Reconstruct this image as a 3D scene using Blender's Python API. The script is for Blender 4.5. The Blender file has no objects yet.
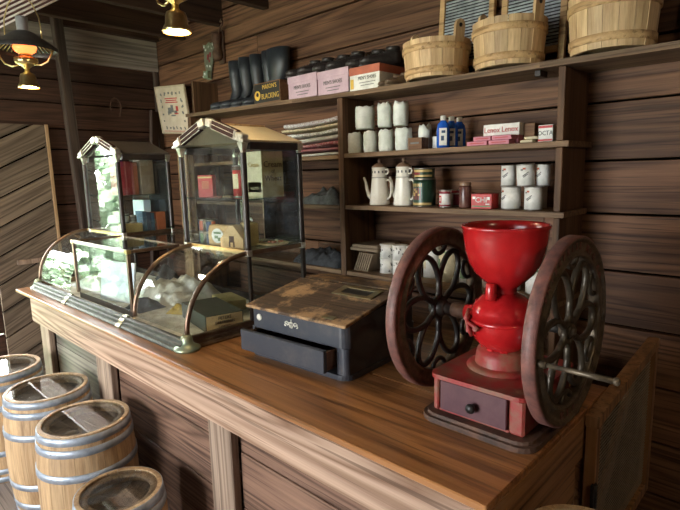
import bpy, bmesh, math, random
from mathutils import Matrix, Vector, noise
random.seed(7)
R = math.radians
PI = math.pi
scene = bpy.context.scene
COL = scene.collection

# ------------------------------------------------------------------ camera
F_PX, YAW, PITCH, ROLL, CAM_H = 515.48, R(43.827), R(9.095), R(-1.474), 1.62
cam_data = bpy.data.cameras.new('camera')
cam = bpy.data.objects.new('camera', cam_data)
COL.objects.link(cam)
scene.camera = cam
cam_data.sensor_width = 36
cam_data.lens = F_PX / 680 * 36
cam_data.clip_start = 0.02
fw = Vector((-math.sin(YAW) * math.cos(PITCH), math.cos(YAW) * math.cos(PITCH), -math.sin(PITCH)))
rt = Vector((math.cos(YAW), math.sin(YAW), 0))
up = rt.cross(fw)
r2 = math.cos(ROLL) * rt + math.sin(ROLL) * up
u2 = -math.sin(ROLL) * rt + math.cos(ROLL) * up
m = Matrix((r2, u2, -fw)).transposed().to_4x4()
m.translation = (0, 0, CAM_H)
cam.matrix_world = m

# ------------------------------------------------------------------ world, daylight, exposure
world = bpy.data.worlds.new('sky')
scene.world = world
world.use_nodes = True
bg = world.node_tree.nodes['Background']
bg.inputs[0].default_value = (0.96, 0.98, 1.0, 1)
bg.inputs[1].default_value = 11.0
scene.view_settings.view_transform = 'Standard'
scene.view_settings.look = 'None'
scene.view_settings.gamma = 1
scene.view_settings.use_curve_mapping = False
scene.view_settings.exposure = 1.22

def light(name, kind, loc, energy, color, size=None, direction=None, size_y=None, portal=False):
    d = bpy.data.lights.new(name, kind)
    d.energy = energy
    d.color = color
    if kind == 'AREA':
        d.shape = 'RECTANGLE'
        d.size = size
        d.size_y = size_y or size
        if portal:
            d.cycles.is_portal = True
    elif kind in ('POINT', 'SPOT'):
        d.shadow_soft_size = size or 0.03
    o = bpy.data.objects.new(name, d)
    o.location = loc
    if direction is not None:
        o.rotation_euler = Vector(direction).to_track_quat('-Z', 'Y').to_euler()
    COL.objects.link(o)
    return o

XL, XR_, YW, YF_, ZC = -4.53, 2.3, 2.39, -2.7, 2.93      # room shell
DOOR = (0.09, 0.97, 0.0, 2.02)                              # doorway in the left wall: y0,y1,z0,z1
WINS = [(-3.3, -1.0, 0.5, 2.1)]               # openings in the front wall: x0,x1,z0,z1
light('portal_doorway', 'AREA', (XL + 0.0, (DOOR[0] + DOOR[1]) / 2, 1.01), 1, (1, 1, 1), size=DOOR[3], size_y=DOOR[1] - DOOR[0], direction=(1, 0, 0), portal=True)
for w in WINS:
    light('portal_window', 'AREA', ((w[0] + w[1]) / 2, YF_, (w[2] + w[3]) / 2), 1, (1, 1, 1), size=w[1] - w[0], size_y=w[3] - w[2], direction=(0, 1, 0), portal=True)

sun = light('sun', 'SUN', (0, 0, 6), 14, (1.0, 0.95, 0.85), direction=(-0.8, -0.35, -0.62))
sun.data.angle = R(1)

# ------------------------------------------------------------------ materials
def nodes_of(name):
    mt = bpy.data.materials.new(name)
    mt.use_nodes = True
    nt = mt.node_tree
    return mt, nt, nt.nodes['Principled BSDF']

def N(nt, kind, **kw):
    n = nt.nodes.new(kind)
    for k, v in kw.items():
        setattr(n, k, v)
    return n

def mixc(nt, fac, a, b, mode='MIX'):
    n = N(nt, 'ShaderNodeMix', data_type='RGBA', blend_type=mode)
    for sock, v in ((n.inputs[0], fac), (n.inputs[6], a), (n.inputs[7], b)):
        if hasattr(v, 'is_output'):
            nt.links.new(v, sock)
        else:
            sock.default_value = (*v, 1) if isinstance(v, tuple) and len(v) == 3 else v
    return n.outputs[2]

def maths(nt, op, a, b=None):
    n = N(nt, 'ShaderNodeMath', operation=op)
    for i, v in enumerate((a, b)):
        if v is None:
            continue
        if hasattr(v, 'is_output'):
            nt.links.new(v, n.inputs[i])
        else:
            n.inputs[i].default_value = v
    return n.outputs[0]

def ramp(nt, v, lo, hi):
    n = N(nt, 'ShaderNodeMapRange')
    nt.links.new(v, n.inputs[0])
    n.inputs[1].default_value = lo
    n.inputs[2].default_value = hi
    return n.outputs[0]

def noise_tex(nt, vec, scale, detail=3, rough=0.55):
    n = N(nt, 'ShaderNodeTexNoise')
    nt.links.new(vec, n.inputs['Vector'])
    n.inputs['Scale'].default_value = scale
    n.inputs['Detail'].default_value = detail
    n.inputs['Roughness'].default_value = rough
    return n.outputs[0]

def coords(nt, scale=(1, 1, 1), rnd=True):
    tc = N(nt, 'ShaderNodeTexCoord')
    v = tc.outputs['Object']
    if rnd:
        at = N(nt, 'ShaderNodeAttribute', attribute_name='rnd')
        mul = N(nt, 'ShaderNodeVectorMath', operation='MULTIPLY')
        cmb = N(nt, 'ShaderNodeCombineXYZ')
        for i in range(3):
            nt.links.new(at.outputs['Fac'], cmb.inputs[i])
        nt.links.new(cmb.outputs[0], mul.inputs[0])
        mul.inputs[1].default_value = (31.7, 17.3, 23.9)
        add = N(nt, 'ShaderNodeVectorMath', operation='ADD')
        nt.links.new(v, add.inputs[0])
        nt.links.new(mul.outputs[0], add.inputs[1])
        v = add.outputs[0]
        rn = at.outputs['Fac']
    else:
        rn = None
    mp = N(nt, 'ShaderNodeMapping')
    nt.links.new(v, mp.inputs[0])
    mp.inputs['Scale'].default_value = scale
    return mp.outputs[0], rn

def wood(name, dark, light_, axis='X', s=1.0, rough=0.6, rings=9.0, ring_amt=0.55, vary=0.35, bump=0.25, stain=None, stain_amt=0.5, spec=0.3, crk=0.55, sat=1.05):
    """planed or weathered boards: growth rings, fibre, per-board tone"""
    mt, nt, b = nodes_of(name)
    i = 'XYZ'.index(axis)
    sc = [1.0, 1.0, 1.0]
    sc[i] = 0.055
    v, rn = coords(nt, tuple(k * s for k in sc))
    big = noise_tex(nt, v, 3.4, 2, 0.45)
    ph = maths(nt, 'MULTIPLY', big, rings * 2.0 * 6.28)
    ring = maths(nt, 'POWER', maths(nt, 'ADD', maths(nt, 'MULTIPLY', maths(nt, 'SINE', ph), 0.5), 0.5), 0.6)
    sc2 = [1.0, 1.0, 1.0]
    sc2[i] = 0.35
    mp = N(nt, 'ShaderNodeMapping')
    nt.links.new(v, mp.inputs[0])
    mp.inputs['Scale'].default_value = tuple(sc2)
    f1 = ramp(nt, noise_tex(nt, mp.outputs[0], 130, 3, 0.7), 0.35, 0.65)
    f2 = ramp(nt, noise_tex(nt, mp.outputs[0], 34, 4, 0.7), 0.34, 0.66)
    fibre = maths(nt, 'ADD', maths(nt, 'MULTIPLY', f1, 0.4), maths(nt, 'MULTIPLY', f2, 0.6))
    blot = ramp(nt, noise_tex(nt, v, 5.0, 3, 0.6), 0.3, 0.7)
    crack = ramp(nt, noise_tex(nt, mp.outputs[0], 62, 2, 0.5), 0.57, 0.64)
    f = maths(nt, 'ADD', maths(nt, 'MULTIPLY', ring, ring_amt), maths(nt, 'MULTIPLY', fibre, 1 - ring_amt))
    dark = tuple(k * 0.8 for k in dark)
    c = mixc(nt, f, dark, light_)
    c = mixc(nt, maths(nt, 'MULTIPLY', blot, 0.4), c, tuple(k * 0.45 for k in dark))
    c = mixc(nt, maths(nt, 'MULTIPLY', crack, crk), c, tuple(k * 0.35 for k in dark))
    if stain:
        sv, _ = coords(nt, (1, 1, 1), False)
        st = ramp(nt, noise_tex(nt, sv, 6.0, 6, 0.75), 0.47, 0.57)
        c = mixc(nt, maths(nt, 'MULTIPLY', st, stain_amt), c, stain)
    hsv = N(nt, 'ShaderNodeHueSaturation')
    hsv.inputs['Saturation'].default_value = sat
    nt.links.new(c, hsv.inputs['Color'])
    nt.links.new(maths(nt, 'ADD', maths(nt, 'MULTIPLY', rn, vary), 1 - vary / 2), hsv.inputs['Value'])
    nt.links.new(hsv.outputs[0], b.inputs['Base Color'])
    b.inputs['Roughness'].default_value = rough
    b.inputs['Specular IOR Level'].default_value = spec
    bp = N(nt, 'ShaderNodeBump')
    bp.inputs['Strength'].default_value = bump
    bp.inputs['Distance'].default_value = 0.004
    nt.links.new(f, bp.inputs['Height'])
    nt.links.new(bp.outputs[0], b.inputs['Normal'])
    return mt

def mat(name, col, rough=0.5, metal=0.0, col2=None, nscale=12, lo=0.4, hi=0.6, bump=0.0, coat=0.0, spec=0.5, rnd=False, amt=1.0):
    """flat or mottled surface"""
    mt, nt, b = nodes_of(name)
    b.inputs['Base Color'].default_value = (*col, 1)
    b.inputs['Roughness'].default_value = rough
    b.inputs['Metallic'].default_value = metal
    b.inputs['Specular IOR Level'].default_value = spec
    b.inputs['Coat Weight'].default_value = coat
    b.inputs['Coat Roughness'].default_value = 0.15
    v, rn = coords(nt, (1, 1, 1), rnd)
    n = noise_tex(nt, v, nscale, 5, 0.65)
    if col2 is None:
        col2 = tuple(k * 0.8 for k in col)
    f = ramp(nt, n, lo, hi)
    c = mixc(nt, maths(nt, 'MULTIPLY', f, amt), col, col2)
    nt.links.new(c, b.inputs['Base Color'])
    if bump:
        bp = N(nt, 'ShaderNodeBump')
        bp.inputs['Strength'].default_value = bump
        bp.inputs['Distance'].default_value = 0.003
        n2 = noise_tex(nt, v, nscale * 4, 3, 0.6)
        nt.links.new(n2, bp.inputs['Height'])
        nt.links.new(bp.outputs[0], b.inputs['Normal'])
    return mt

def glow(name, col, strength):
    mt, nt, b = nodes_of(name)
    b.inputs['Base Color'].default_value = (*col, 1)
    b.inputs['Emission Color'].default_value = (*col, 1)
    b.inputs['Emission Strength'].default_value = strength
    return mt

def glass(name, tint=(0.94, 0.97, 0.96), dust=0.035, ior=1.5, rough=0.015, dust_col=(0.55, 0.55, 0.52)):
    mt, nt, b = nodes_of(name)
    nt.nodes.remove(b)
    out = [n for n in nt.nodes if n.type == 'OUTPUT_MATERIAL'][0]
    geo = N(nt, 'ShaderNodeNewGeometry')
    fr = N(nt, 'ShaderNodeFresnel')
    i_ = maths(nt, 'ADD', maths(nt, 'MULTIPLY', geo.outputs['Backfacing'], 1 / ior - ior), ior)
    nt.links.new(i_, fr.inputs[0])
    tr = N(nt, 'ShaderNodeBsdfTransparent')
    tr.inputs[0].default_value = (*tint, 1)
    gl = N(nt, 'ShaderNodeBsdfGlossy')
    gl.inputs['Roughness'].default_value = rough
    mx = N(nt, 'ShaderNodeMixShader')
    nt.links.new(fr.outputs[0], mx.inputs[0])
    nt.links.new(tr.outputs[0], mx.inputs[1])
    nt.links.new(gl.outputs[0], mx.inputs[2])
    df = N(nt, 'ShaderNodeBsdfDiffuse')
    df.inputs[0].default_value = (*dust_col, 1)
    v, _ = coords(nt, (1, 1, 1), False)
    n1 = ramp(nt, noise_tex(nt, v, 9, 6, 0.75), 0.42, 0.72)
    n2 = ramp(nt, noise_tex(nt, v, 160, 2, 0.6), 0.62, 0.72)
    d = maths(nt, 'ADD', maths(nt, 'MULTIPLY', n1, dust * 1.6), maths(nt, 'MULTIPLY', n2, dust * 4))
    mx2 = N(nt, 'ShaderNodeMixShader')
    nt.links.new(d, mx2.inputs[0])
    nt.links.new(mx.outputs[0], mx2.inputs[1])
    nt.links.new(df.outputs[0], mx2.inputs[2])
    nt.links.new(mx2.outputs[0], out.inputs[0])
    return mt

M = {}
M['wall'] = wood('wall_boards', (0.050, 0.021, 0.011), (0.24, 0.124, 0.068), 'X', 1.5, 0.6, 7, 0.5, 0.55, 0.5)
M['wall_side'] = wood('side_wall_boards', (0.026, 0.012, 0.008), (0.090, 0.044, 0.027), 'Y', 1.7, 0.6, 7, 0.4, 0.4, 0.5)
M['weathered'] = wood('weathered_beam', (0.13, 0.105, 0.085), (0.42, 0.36, 0.30), 'Y', 1.0, 0.7, 7, 0.55, 0.2, 0.6)
M['joist'] = wood('ceiling_timber', (0.025, 0.013, 0.009), (0.09, 0.048, 0.030), 'Y', 1.0, 0.7, 7, 0.4, 0.3, 0.5)
M['ceil'] = wood('ceiling_boards', (0.04, 0.022, 0.016), (0.13, 0.072, 0.05), 'X', 1.0, 0.7, 7, 0.4, 0.4, 0.4)
M['post'] = wood('dark_post', (0.03, 0.020, 0.015), (0.11, 0.075, 0.055), 'Z', 1.0, 0.7, 7, 0.4, 0.2, 0.5)
M['floor'] = wood('floor_boards', (0.16, 0.12, 0.10), (0.42, 0.35, 0.30), 'X', 1.0, 0.6, 6, 0.4, 0.3, 0.4)
M['greyboard'] = wood('grey_diagonal_boards', (0.085, 0.062, 0.042), (0.25, 0.19, 0.135), 'Y', 1.4, 0.6, 8, 0.5, 0.5, 0.6)
M['batten'] = wood('door_batten', (0.25, 0.15, 0.07), (0.62, 0.42, 0.24), 'Z', 1.0, 0.6, 5, 0.3, 0.2, 0.3)
M['top'] = wood('counter_top', (0.24, 0.098, 0.036), (0.56, 0.268, 0.112), 'X', 1.5, 0.33, 6, 0.55, 0.22, 0.25, spec=0.5, crk=0.5)
M['fascia'] = wood('counter_fascia', (0.24, 0.125, 0.070), (0.68, 0.48, 0.35), 'X', 1.3, 0.55, 8, 0.62, 0.15, 0.4)
M['fascia_end'] = wood('counter_end', (0.20, 0.09, 0.04), (0.50, 0.27, 0.13), 'Y', 0.9, 0.55, 9, 0.5, 0.15, 0.4)
M['cpost'] = wood('counter_post', (0.20, 0.13, 0.09), (0.52, 0.39, 0.29), 'Z', 0.9, 0.6, 8, 0.5, 0.2, 0.4)
M['cpanel'] = wood('counter_panel', (0.09, 0.045, 0.03), (0.32, 0.19, 0.13), 'X', 1.6, 0.6, 9, 0.55, 0.35, 0.5)
M['cpanel2'] = wood('counter_panel_grey', (0.10, 0.085, 0.065), (0.34, 0.30, 0.24), 'X', 1.0, 0.6, 9, 0.5, 0.35, 0.5)
M['gate'] = wood('gate_frame', (0.20, 0.10, 0.045), (0.50, 0.27, 0.13), 'Z', 0.9, 0.5, 7, 0.4, 0.2, 0.3)
M['shelf'] = wood('shelf_board', (0.12, 0.072, 0.042), (0.36, 0.235, 0.14), 'X', 1.7, 0.6, 7, 0.35, 0.25, 0.5)
M['upright'] = wood('shelf_upright', (0.055, 0.027, 0.014), (0.20, 0.11, 0.058), 'Z', 1.0, 0.6, 7, 0.4, 0.25, 0.5)
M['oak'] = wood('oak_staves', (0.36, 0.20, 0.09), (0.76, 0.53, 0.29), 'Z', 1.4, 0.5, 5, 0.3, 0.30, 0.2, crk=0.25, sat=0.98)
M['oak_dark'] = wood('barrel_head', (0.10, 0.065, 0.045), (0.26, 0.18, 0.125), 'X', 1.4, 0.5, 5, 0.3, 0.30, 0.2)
M['oak_rim'] = wood('barrel_rim', (0.30, 0.20, 0.13), (0.56, 0.40, 0.27), 'Z', 1.4, 0.5, 5, 0.3, 0.25, 0.2)
M['bucket'] = wood('bucket_staves', (0.55, 0.33, 0.15), (0.86, 0.62, 0.34), 'Z', 1.6, 0.5, 5, 0.4, 0.28, 0.15, crk=0.15, sat=0.98)
M['bucket_hoop'] = wood('bucket_hoops', (0.50, 0.30, 0.14), (0.78, 0.54, 0.29), 'X', 1.0, 0.5, 5, 0.3, 0.1, 0.15)
M['galv'] = mat('galvanised_hoop', (0.50, 0.56, 0.63), 0.5, 0.6, (0.30, 0.35, 0.42), 25, 0.35, 0.65, 0.1)
M['black_iron'] = mat('blackened_iron', (0.022, 0.021, 0.02), 0.42, 0.5, (0.07, 0.055, 0.045), 18, 0.45, 0.75, 0.2)
M['iron_brown'] = mat('worn_brown_iron', (0.15, 0.115, 0.075), 0.36, 0.45, (0.055, 0.042, 0.030), 30, 0.4, 0.65, 0.35)
M['iron_olive'] = mat('dark_olive_iron', (0.070, 0.056, 0.038), 0.36, 0.45, (0.035, 0.028, 0.02), 30, 0.4, 0.65, 0.3)
M['wheel_red'] = mat('worn_red_rim', (0.24, 0.095, 0.075), 0.5, 0.1, (0.10, 0.05, 0.045), 26, 0.35, 0.65, 0.35)
M['red'] = mat('red_enamel', (0.50, 0.012, 0.014), 0.27, 0.0, (0.30, 0.008, 0.010), 9, 0.4, 0.75, 0.04, 0.4)
M['red_worn'] = mat('worn_dusty_red', (0.30, 0.022, 0.020), 0.5, 0.0, (0.22, 0.10, 0.06), 14, 0.44, 0.62, 0.3)
M['maroon'] = mat('maroon_drawer', (0.070, 0.018, 0.026), 0.45, 0.0, (0.11, 0.040, 0.042), 10, 0.4, 0.7, 0.1)
M['rust_tray'] = mat('dusty_iron_tray', (0.060, 0.036, 0.026), 0.65, 0.1, (0.15, 0.075, 0.045), 20, 0.4, 0.7, 0.4)
M['brass'] = mat('brass', (0.85, 0.66, 0.32), 0.3, 1.0, (0.55, 0.38, 0.15), 14, 0.4, 0.7)
M['old_brass'] = mat('tarnished_brass', (0.33, 0.25, 0.13), 0.36, 0.85, (0.20, 0.24, 0.17), 20, 0.4, 0.7, 0.1)
M['nickel'] = mat('worn_nickel', (0.74, 0.72, 0.66), 0.3, 0.75, (0.32, 0.27, 0.20), 30, 0.4, 0.7, 0.1)
M['case_dark'] = mat('case_dark_metal', (0.024, 0.019, 0.017), 0.36, 0.25, (0.05, 0.034, 0.026), 18, 0.4, 0.7, 0.08)
M['rake_dark'] = mat('dark_fluted_wood', (0.040, 0.020, 0.018), 0.7, spec=0.1)
M['case_rail'] = mat('case_rail_metal', (0.045, 0.042, 0.035), 0.5, 0.6, (0.09, 0.10, 0.08), 16, 0.35, 0.7, 0.08)
M['case_copper'] = mat('case_copper_trim', (0.16, 0.095, 0.065), 0.32, 0.8, (0.28, 0.20, 0.13), 16, 0.4, 0.7, 0.08)
M['verdigris'] = mat('verdigris_brass', (0.25, 0.33, 0.24), 0.42, 0.6, (0.36, 0.33, 0.18), 22, 0.4, 0.65, 0.15)
M['glass'] = glass('case_glass')
M['glass_back'] = glass('dusty_dark_glass', (0.16, 0.19, 0.23), 0.10, 1.5, 0.03, (0.30, 0.34, 0.40))
M['glass_shelf'] = glass('green_edge_glass', (0.70, 0.88, 0.84), 0.06)
M['glass_lid'] = glass('barrel_glass', (0.85, 0.86, 0.84), 0.04)
M['cream_roof'] = mat('cream_roof_panel', (0.80, 0.70, 0.48), 0.4, 0.0, (0.70, 0.58, 0.37), 8, 0.35, 0.75)
M['grey_roof'] = mat('grey_roof_panel', (0.12, 0.10, 0.085), 0.35, 0.2, (0.07, 0.06, 0.05), 8, 0.35, 0.75)
M['lining'] = mat('paper_lining', (0.74, 0.69, 0.58), 0.8, 0, (0.5, 0.45, 0.36), 12)
M['reg_black'] = mat('black_paint_wood', (0.036, 0.040, 0.050), 0.36, 0.0, (0.070, 0.066, 0.066), 14, 0.5, 0.75, 0.08, 0.2)
M['reg_lid'] = wood('worn_lid', (0.045, 0.030, 0.022), (0.15, 0.10, 0.068), 'X', 1.5, 0.42, 6, 0.4, 0.2, 0.3, stain=(0.44, 0.28, 0.15), stain_amt=0.85)
M['reg_edge'] = wood('drawer_wood', (0.13, 0.085, 0.06), (0.32, 0.22, 0.15), 'Y', 1.5, 0.5, 6, 0.3, 0.2, 0.2)
M['white_decal'] = mat('white_transfer', (0.66, 0.63, 0.52), 0.5)
M['gap'] = mat('dark_gap', (0.004, 0.003, 0.002), 1.0, spec=0.0)
M['dark_slot'] = mat('dark_slot', (0.012, 0.011, 0.01), 0.4)
M['white_enamel'] = mat('cream_enamel', (0.80, 0.77, 0.68), 0.22, 0, (0.62, 0.57, 0.46), 10, 0.45, 0.8, 0, 0.3)
M['brown_enamel'] = mat('brown_enamel', (0.26, 0.16, 0.10), 0.35)
M['white_paper'] = mat('white_waxed_paper', (0.76, 0.80, 0.74), 0.55, 0, (0.54, 0.58, 0.52), 14, 0.4, 0.7, 0.4)
M['white_label'] = mat('white_printed_label', (0.80, 0.79, 0.74), 0.5, 0, (0.60, 0.60, 0.55), 14)
M['label_grey'] = mat('grey_print', (0.16, 0.16, 0.15), 0.6)
M['label_green'] = mat('green_print', (0.16, 0.24, 0.12), 0.6)
M['olive_grey'] = mat('olive_grey_tin', (0.16, 0.17, 0.12), 0.5)
M['tan_paper'] = mat('brown_bag_paper', (0.26, 0.19, 0.12), 0.8, 0, (0.17, 0.12, 0.075), 10, 0.4, 0.7)
M['kraft'] = mat('kraft_paper', (0.62, 0.42, 0.20), 0.7, 0, (0.48, 0.30, 0.13), 12)
M['rubber'] = mat('black_rubber', (0.022, 0.026, 0.030), 0.42, 0, (0.035, 0.04, 0.046), 10, 0.4, 0.7, 0.05)
M['leather'] = mat('black_leather', (0.022, 0.019, 0.018), 0.42, 0, (0.05, 0.042, 0.038), 30, 0.4, 0.7, 0.2)
M['brown_leather'] = mat('brown_leather', (0.15, 0.10, 0.055), 0.55, 0, (0.08, 0.05, 0.03), 30, 0.4, 0.7, 0.2)
M['black_print'] = mat('black_print', (0.012, 0.012, 0.012), 0.45)
M['yellow_print'] = mat('yellow_print', (0.75, 0.48, 0.07), 0.5)
M['red_print'] = mat('red_print', (0.50, 0.035, 0.03), 0.5)
M['dark_red_print'] = mat('dark_red_print', (0.24, 0.02, 0.03), 0.5)
M['pink'] = mat('pink_card', (0.58, 0.42, 0.48), 0.65, 0, (0.50, 0.35, 0.41), 14)
M['pink_soap'] = mat('pink_wrapper', (0.58, 0.18, 0.24), 0.5)
M['orange_card'] = mat('orange_card', (0.50, 0.14, 0.075), 0.6, 0, (0.40, 0.11, 0.06), 14)
M['orange_bright'] = mat('orange_print', (0.62, 0.16, 0.05), 0.5)
M['crate'] = wood('small_crate', (0.12, 0.06, 0.035), (0.34, 0.19, 0.10), 'X', 2, 0.6, 5, 0.3, 0.2, 0.3)
M['blue'] = mat('blue_bottle', (0.015, 0.10, 0.50), 0.25)
M['blue_book'] = mat('blue_cloth', (0.05, 0.14, 0.24), 0.6)
M['green_can'] = mat('dark_green_tin', (0.020, 0.050, 0.030), 0.3, 0.2)
M['gold_print'] = mat('gold_print', (0.50, 0.35, 0.13), 0.45, 0.2)
M['tin'] = mat('bare_tin', (0.45, 0.43, 0.40), 0.35, 0.9)
M['brown_jar'] = mat('dark_red_jar', (0.075, 0.025, 0.022), 0.25, 0, (0.16, 0.08, 0.06), 10)
M['olive_card'] = mat('olive_card', (0.50, 0.40, 0.18), 0.6)
M['green_case'] = mat('dark_green_card', (0.050, 0.050, 0.034), 0.5, 0, (0.05, 0.055, 0.04), 14)
M['cream_card'] = mat('cream_card', (0.66, 0.58, 0.38), 0.6)
M['navy_print'] = mat('navy_print', (0.04, 0.07, 0.14), 0.6)
M['book_red'] = mat('red_book_cloth', (0.36, 0.030, 0.045), 0.6)
M['book_pink'] = mat('faded_red_book_cloth', (0.50, 0.12, 0.13), 0.6)
M['book_orange'] = mat('orange_book_cloth', (0.42, 0.12, 0.055), 0.6)
M['fab_grey'] = mat('grey_speckled_cloth', (0.62, 0.64, 0.62), 0.9, 0, (0.34, 0.25, 0.25), 120, 0.45, 0.6, 0.2)
M['fab_cream'] = mat('cream_cloth', (0.74, 0.66, 0.44), 0.9, 0, (0.46, 0.38, 0.24), 60, 0.45, 0.6, 0.2)
M['fab_white'] = mat('white_print_cloth', (0.76, 0.76, 0.72), 0.9, 0, (0.34, 0.36, 0.34), 90, 0.48, 0.58, 0.2)
M['fab_pale'] = mat('pale_grey_cloth', (0.68, 0.68, 0.64), 0.9)
M['fab_rose'] = mat('rose_print_cloth', (0.36, 0.10, 0.13), 0.9, 0, (0.60, 0.42, 0.42), 60, 0.50, 0.60, 0.2)
M['fab_pink'] = mat('rose_cloth', (0.42, 0.17, 0.19), 0.9)
M['fab_slate'] = mat('slate_cloth', (0.15, 0.155, 0.15), 0.9, 0, (0.09, 0.092, 0.09), 20)
M['fab_black'] = mat('black_cloth', (0.025, 0.027, 0.03), 0.9, 0, (0.05, 0.053, 0.06), 20)
M['plastic'] = mat('cloudy_plastic', (0.80, 0.77, 0.68), 0.3, 0, (0.42, 0.40, 0.33), 10, 0.4, 0.7, 0.3, 0.3)
M['yellow_cloth'] = mat('yellow_cloth', (0.55, 0.37, 0.05), 0.8)
M['blue_white_paper'] = mat('blue_white_paper', (0.86, 0.90, 0.93), 0.4, 0, (0.50, 0.64, 0.80), 7, 0.4, 0.7)
M['zinc'] = mat('zinc_ribs', (0.66, 0.72, 0.74), 0.4, 0.5, (0.35, 0.39, 0.42), 10)
M['poster'] = mat('aged_paper', (0.60, 0.51, 0.38), 0.7, 0, (0.50, 0.41, 0.29), 6)
M['poster_frame'] = mat('pale_frame', (0.52, 0.42, 0.28), 0.5)
M['tin_shade'] = mat('dark_tin_shade', (0.045, 0.043, 0.042), 0.45, 0.5, (0.075, 0.07, 0.065), 14)
M['milk_glass'] = mat('milky_chimney', (0.42, 0.40, 0.42), 0.3)
M['bulb'] = glow('lit_bulb', (1.0, 0.80, 0.40), 22)
M['ember'] = glow('orange_lit_globe', (1.0, 0.16, 0.04), 1.6)
M['reed'] = mat('pale_reed', (0.92, 0.82, 0.78), 0.4, 0, (0.8, 0.6, 0.52), 20, 0.4, 0.7)
M['reed_dark'] = mat('dark_reed_backing', (0.12, 0.04, 0.035), 0.7)
M['screen'] = mat('screen_wire', (0.32, 0.27, 0.20), 0.5, 0.2)
M['rust'] = mat('rusty_iron', (0.075, 0.04, 0.025), 0.7, 0.3, (0.14, 0.07, 0.04), 30, 0.4, 0.7, 0.4)
M['leaf'] = mat('garden_leaves', (0.30, 0.42, 0.27), 0.7, 0, (0.62, 0.74, 0.60), 3, 0.4, 0.6, 0)
M['lawn'] = mat('garden_lawn', (0.35, 0.46, 0.30), 0.9, 0, (0.20, 0.32, 0.14), 4, 0.4, 0.6)
M['grain'] = mat('red_beans', (0.20, 0.07, 0.04), 0.5, 0, (0.10, 0.03, 0.02), 60, 0.4, 0.6, 0.5)

# ------------------------------------------------------------------ mesh builder
def T(x, y, z): return Matrix.Translation((x, y, z))
def RZ(a): return Matrix.Rotation(a, 4, 'Z')
def RX(a): return Matrix.Rotation(a, 4, 'X')
def RY(a): return Matrix.Rotation(a, 4, 'Y')

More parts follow.
